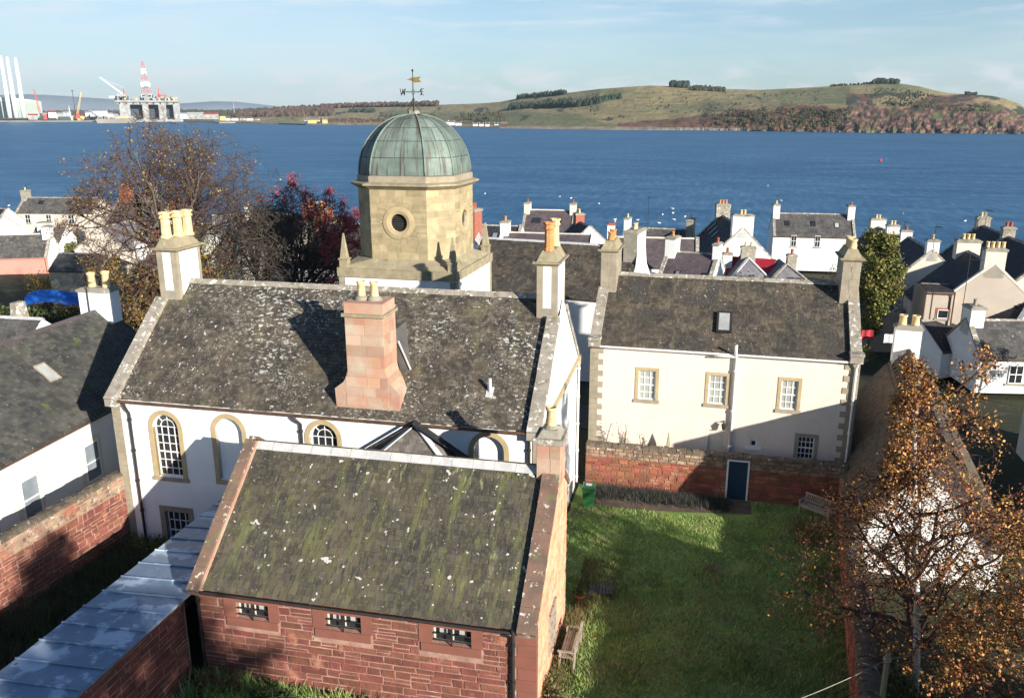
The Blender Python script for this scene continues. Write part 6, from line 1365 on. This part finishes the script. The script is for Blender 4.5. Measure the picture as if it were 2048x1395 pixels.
# warehouse
s=pxm(2500); E=place(-12,236,2500,'warehouse','huge pale green arched-roof warehouse behind the white turbine towers','warehouse')
m=MB(); w=87*s; h=32*s
m.box(-w,w,0,60,0,h); 
for k in range(34): x=-w+k*2*w/34; m.box(x,x+w/34,-1.0,0,0,h)
m.build('wall','shed_green',E); m=MB(); K=12; pts=[(-w+2*w*i/K,h+8*s*math.sin(math.pi*(i/K))**.8) for i in range(K+1)]
for (x0,z0),(x1,z1) in zip(pts,pts[1:]): m.add([(x0,-2,z0),(x1,-2,z1),(x1,60,z1),(x0,60,z0),(x0,-2,h-1),(x1,-2,h-1)],[(0,1,2,3),(4,5,1,0)])
m.build('roof','shed_roof',E)
# turbine towers
for i,(u,vt,lb) in enumerate(((20.5,122,'leftmost of three tall white turbine towers standing on the harbour quay'),(33,124,'middle one of three tall white turbine towers on the harbour quay'),(49,125,'rightmost of three tall white turbine towers on the harbour quay'))):
    D=2400; s=pxm(D); E=place(u,236,D,'turbine_tower',lb,'turbine tower','turbine towers on the quay'); H_=(236-vt)*s*1.03
    m=MB(); m.lathe((0,0,0),[(4.3*s,0),(4.2*s,H_*.3),(3.6*s,H_*.65),(2.7*s,H_)],18); m.build('tube','rig_white',E,True)
    m=MB()
    for f in(.33,.66,.985): rr_=4.3*s*(1-f*.37)*1.02; m.lathe((0,0,H_*f),[(rr_,0),(rr_,1.2)],18)
    m.build('flange','rig_grey',E)
def lattice(m,p0,p1,w0,w1,n,r):
    p0,p1=V(p0),V(p1); d=(p1-p0).normalized(); x=d.cross(Y_ if abs(d.y)<.8 else X_).normalized(); y=d.cross(x)
    prev=None
    for i in range(n+1):
        t=i/n; w=w0+(w1-w0)*t; c=p0.lerp(p1,t); q=[c+x*w*a+y*w*b for a,b in((-.5,-.5),(.5,-.5),(.5,.5),(-.5,.5))]
        for k in range(4): m.bar(q[k],q[(k+1)%4],r*.7)
        if prev:
            for k in range(4): m.bar(prev[k],q[k],r); m.bar(prev[k],q[(k+1)%4],r*.7)
        prev=q
def crane(u,D,label,mastpx,boompx,boomang,mt,base='rig_red',v=237):
    s=pxm(D); E=place(u,v,D,'harbour_crane',label,'crane','harbour cranes'); m=MB(); m.box(-4*s,4*s,-8,8,0,4*s); m.box(-2.5*s,3*s,-5,5,4*s,10*s); m.build('cab',base,E)
    m=MB(); a=R_(boomang); lattice(m,(0,0,8*s),(math.cos(a)*boompx*s,0,8*s+math.sin(a)*boompx*s),3.2*s,1.4*s,9,.55*s); m.build('boom',mt,E)
    m=MB(); m.tube([(-2*s,0,9*s),(-4*s,0,(8+mastpx)*s)],.35*s,4); m.tube([(-4*s,0,(8+mastpx)*s),(math.cos(a)*boompx*s,0,8*s+math.sin(a)*boompx*s)],.2*s,4); m.build('backstay','iron',E)
crane(83,2400,'dark red crane with a steep boom right of the white turbine towers',14,48,97,'rig_red','rig_dark')
crane(156,2400,'yellow crane with a leaning boom in the harbour left of the oil rig',14,44,74,'rig_yellow','rig_red')
E=place(152,236,2420,'lamp_mast','slim grey mast beside the yellow harbour crane','mast'); s=pxm(2420); m=MB(); m.tube([(0,0,0),(0,0,52*s)],.5*s,5); m.box(-2*s,2*s,-1,1,51*s,53*s); m.build('mast','iron',E)
E=place(469,226,2500,'radio_mast','thin lattice radio mast above the far left wood','mast'); s=pxm(2500); m=MB(); lattice(m,(0,0,0),(0,0,33*s),1.6*s,.8*s,8,.35*s); m.box(-1.6*s,1.6*s,-1,1,28*s,30*s); m.build('mast','rig_grey',E)
E=place(141,236,2420,'turbine_blade','single white upright blade standing on the quay between the cranes','blade'); s=pxm(2420); m=MB(); m.lathe((0,0,0),[(.9*s,0),(1.2*s,4*s),(.8*s,14*s),(.2*s,24*s)],8); m.build('mast','rig_white',E)  # a turbine blade standing on end; the mesh is no mast
# oil rig
D=2250; s=pxm(D); rig=place(300,241.5,D,'oil_rig','red and white offshore drilling rig moored at the far harbour on thick grey legs','oil rig')
def RB(m,u0,u1,v0,v1,y0=-20,y1=20): m.box((u0-300)*s,(u1-300)*s,y0,y1,(241.5-v1)*s,(241.5-v0)*s)
m=MB(); RB(m,243,357,205,211,-45,45); RB(m,241,360,203,206,-48,48); m.build('deck','rig_grey',rig)
for (u0,u1) in((248,267),(289,300),(318,332),(345,357)):
    m=MB(); RB(m,u0,u1,211,240,-46,-18); RB(m,u0,u1,211,240,20,45); m.build('leg','rig_grey',rig)
m=MB()
for a,b in((267,289),(300,318),(332,345)): RB(m,a,b,211,236,-12,-8); RB(m,a,b,211,236,18,20)
m.build('inner_bracing','rig_dark',rig)
m=MB(); RB(m,246,361,239,243.5,-50,-16); RB(m,246,361,239,243.5,18,50); m.build('pontoon','rig_grey',rig)
m=MB(); rr=random.Random(77)
for i in range(60):
    u=rr.uniform(246,352); w=rr.uniform(2,7); h=rr.uniform(2,9); y=rr.uniform(-42,30); RB(m,u,u+w,203-h,203,y,y+rr.uniform(6,16))
RB(m,246,262,191,196,-40,-10); m.build('deck_houses','rig_grey',rig)
m=MB(); RB(m,232,250,195,198.5,-20,20); RB(m,240,248,198,204,-10,10); m.build('helideck','rig_white',rig)
m=MB()
for i in range(26): u=rr.uniform(250,350); y=rr.uniform(-44,0); RB(m,u,u+rr.uniform(1.5,5),203-rr.uniform(2,6),203,y,y+5)
m.build('machinery','rig_yellow',rig)
m=MB()
for i in range(20): u=rr.uniform(246,350); y=rr.uniform(-46,-10); RB(m,u,u+rr.uniform(1,3),203-rr.uniform(2,8),203,y,y+4)
m.build('pipework','rig_dark',rig)
for k in range(6):
    m=MB(); z0=(241.5-203)*s+k*12.2*s; z1=z0+12.2*s; w0=(20-k*2.7)*s; w1=(20-(k+1)*2.7)*s
    lattice(m,(-1*s+ (0)*s,0,z0),(-1*s-.6*s*(k>2),0,z1),w0,w1,2,.75*s); m.build('derrick','rig_red' if k%2 else 'rig_white',rig)
m=MB(); RB(m,291,308,169,175.5,-14,-13); m.build('derrick_screen','rig_white',rig)
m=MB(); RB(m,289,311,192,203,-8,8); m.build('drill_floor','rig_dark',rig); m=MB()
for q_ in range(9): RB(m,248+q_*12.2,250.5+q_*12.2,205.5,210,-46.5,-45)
RB(m,243,357,206,207,-46.5,-45); m.build('deck_shadow_strips','rig_dark',rig)  # dark strips on the deck edge, drawn in place of shadow
m=MB(); z=(241.5-203)*s
for cu,bu,bv in((259,219,160),(322,336,193)):
    q=MB(); x=(cu-300)*s; q.frustum(x-2.2*s,x+2.2*s,-6,6,z,x-3*s,x+3*s,-8,8,z+12*s); q.frustum(x-2*s,x+1*s,-4,4,z+12*s,x-1*s,x+.3*s,-2,2,z+24*s); c=q.build('crane','rig_red',rig)
    q=MB(); lattice(q,(x,0,z+10*s),((bu-300)*s,0,(241.5-bv)*s),2.6*s,1.2*s,9,.5*s); q.tube([(x,0,z+24*s),((bu-300)*s,0,(241.5-bv)*s)],.2*s,4); q.build('boom','rig_white' if cu==259 else 'rig_red',c)
# barge
D=2050; s=pxm(D); E=place(233,245,D,'barge','flat grey barge with yellow deck gear moored in front of the oil rig','barge')
m=MB(); m.frustum(-34*s,34*s,-15,15,-2*s,-37*s,36*s,-18,18,7*s); m.build('hull','concrete',E)
m=MB()
for i in range(22): x=rr.uniform(-34,30)*s; m.box(x,x+rr.uniform(2,8)*s,-8,8,7*s,7*s+rr.uniform(1,5)*s)
m.build('deck_cargo','rig_grey',E); m=MB(); m.box(2*s,22*s,-9,-5,8*s,10.5*s); m.tube([(4*s,-8,10*s),(12*s,-8,13*s),(24*s,-8,12*s)],.7*s,5); m.build('deck_gear','rig_yellow',E)
# harbour sheds
SHD=[(98,112,222,233,'far_white'),(113,128,226,236,'rig_grey'),(128,143,224,236,'far_white'),(58,76,228,237,'rig_grey'),(172,182,224,236,'far_white'),(182,214,221,230,'far_white'),(180,210,229,237,'rig_grey'),(212,226,226,236,'far_white'),(228,243,228,238,'rig_grey'),(160,172,230,238,'rig_yellow'),(88,97,226,236,'rig_red'),(143,158,231,238,'rig_yellow'),(62,72,231,238,'rig_dark'),(120,140,232,238,'rig_dark'),(376,408,225,236,'rig_grey'),(408,437,226,236,'rig_grey'),(361,374,226,235,'far_white')]
for i,(u0,u1,v0,v1,mt) in enumerate(SHD):
    D=2380+((i*37)%90); s=pxm(D); E=place((u0+u1)/2,v1,D,'harbour_shed','low industrial shed on the far harbour quay' if i<14 else 'long low grey shed on the quay right of the oil rig','shed','sheds along the far harbour'if i<14 else 'long grey sheds right of the oil rig'); w=(u1-u0)*s/2;h=(v1-v0)*s
    m=MB(); m.box(-w,w,0,30,-4,h*.72); m.build('wall',mt,E); m=MB(); m.add([(-w,-1,h*.7),(w,-1,h*.7),(w,15,h),(-w,15,h),(-w,31,h*.7),(w,31,h*.7)],[(0,1,2,3),(3,2,5,4),(0,3,4),(1,5,2)]); m.build('roof','shed_roof' if i%3 else 'rig_red',E)
def farhouse(u,v,wpx,hpx,label,wall='far_white',roof='far_roof',D=None,group=None):
    D=D or Dsh(u)*1.03; s=pxm(D); E=place(u,v,D,'far_house',label,'house',group); w=wpx*s/2; h=hpx*s; m=MB(); m.box(-w,w,0,6,-3,h*.55); m.add([(-w,0,h*.55),(-w,6,h*.55),(-w,3,h)],[(0,2,1)]); m.add([(w,0,h*.55),(w,6,h*.55),(w,3,h)],[(0,1,2)]); m.build('wall',wall,E)
    m=MB(); m.add([(-w-.2,-.3,h*.52),(w+.2,-.3,h*.52),(w+.2,3,h+.1),(-w-.2,3,h+.1),(-w-.2,6.3,h*.52),(w+.2,6.3,h*.52)],[(0,1,2,3),(3,2,5,4)]); m.build('roof',roof,E); m=MB(); m.box(-w,-w+.8,2.6,3.4,h*.8,h*1.2); m.box(w-.8,w,2.6,3.4,h*.8,h*1.2); m.build('chimney',wall,E)
    m=MB(); k=max(1,int(w*2/5))
    for i in range(k): x=-w+(i+.5)*2*w/k; m.box(x-.4,x+.4,-.06,0,h*.2,h*.4)
    m.build('windows','glass_dark',E); bpy.data.objects.remove(E.children[-1]) if 0 else None
for (u,v,w,h,lb,mt) in ((887,247,20,5,'first of the far white cottages on the beach right of the dome','far_white'),(903,248,12,6,'tallest far white cottage on the beach just right of the dome','far_white'),(917,249,12,5,'far white cottage at the right end of the row beside the dome','far_white'),(951,251,10,5,'lone far white cottage on the beach below the rusty bank','far_white'),(963,251,9,5,'far white cottage beside the lone one on the beach','far_white'),(975,251.5,8,5,'small far cottage left of the brown far house','far_white'),(1008,252,14,8,'brown far house standing among the white shore cottages','far_brown'),(993,251.5,8,5,'tiny far cottage immediately left of the brown far house','far_white'),(628,244,24,7,'long yellow far farmhouse on the shore left of the dome','rig_yellow'),(650,244,10,8,'taller end block of the yellow far farmhouse','rig_yellow'),(611,244,5,5,'little far white cottage left of the yellow farmhouse','far_white')): farhouse(u,v,w,h,lb,mt)
for i,(u,w,h,mt) in enumerate(((446,12,8,'rig_yellow'),(456,10,4,'far_white'),(470,14,4,'far_white'),(486,12,4,'rig_grey'),(500,14,3.5,'far_white'),(515,10,3,'rig_grey'))):
    D=2010; s=pxm(D); E=place(u,241,D,'jetty_cabin',['yellow machine on the jetty right of the oil rig','white cabin beside the yellow machine on the jetty','long white cabin in the middle of the jetty','grey container on the jetty','low white shed towards the land end of the jetty','low grey hut at the land end of the jetty'][i],'cabin'); m=MB(); m.frustum(-w*s/2,w*s/2,0,6,0,-w*s*.42,w*s*.42,.5,5.5,h*s); m.build('body',mt,E)
# ================================================= air
m=MB(); m.box(-7000,7000,-150,8600,-9.5,300); hz=m.build('haze','earth'); hm=bpy.data.materials.new('haze_air'); hm.use_nodes=True; hn=hm.node_tree.nodes; hn.clear(); pv=hn.new('ShaderNodeVolumePrincipled'); pv.inputs['Color'].default_value=(.74,.88,1,1); pv.inputs['Density'].default_value=.00005; pv.inputs['Anisotropy'].default_value=.2
ou=hn.new('ShaderNodeOutputMaterial'); hm.node_tree.links.new(pv.outputs[0],ou.inputs['Volume']); hz.data.materials.clear(); hz.data.materials.append(hm); tag(hz,kind='stuff')
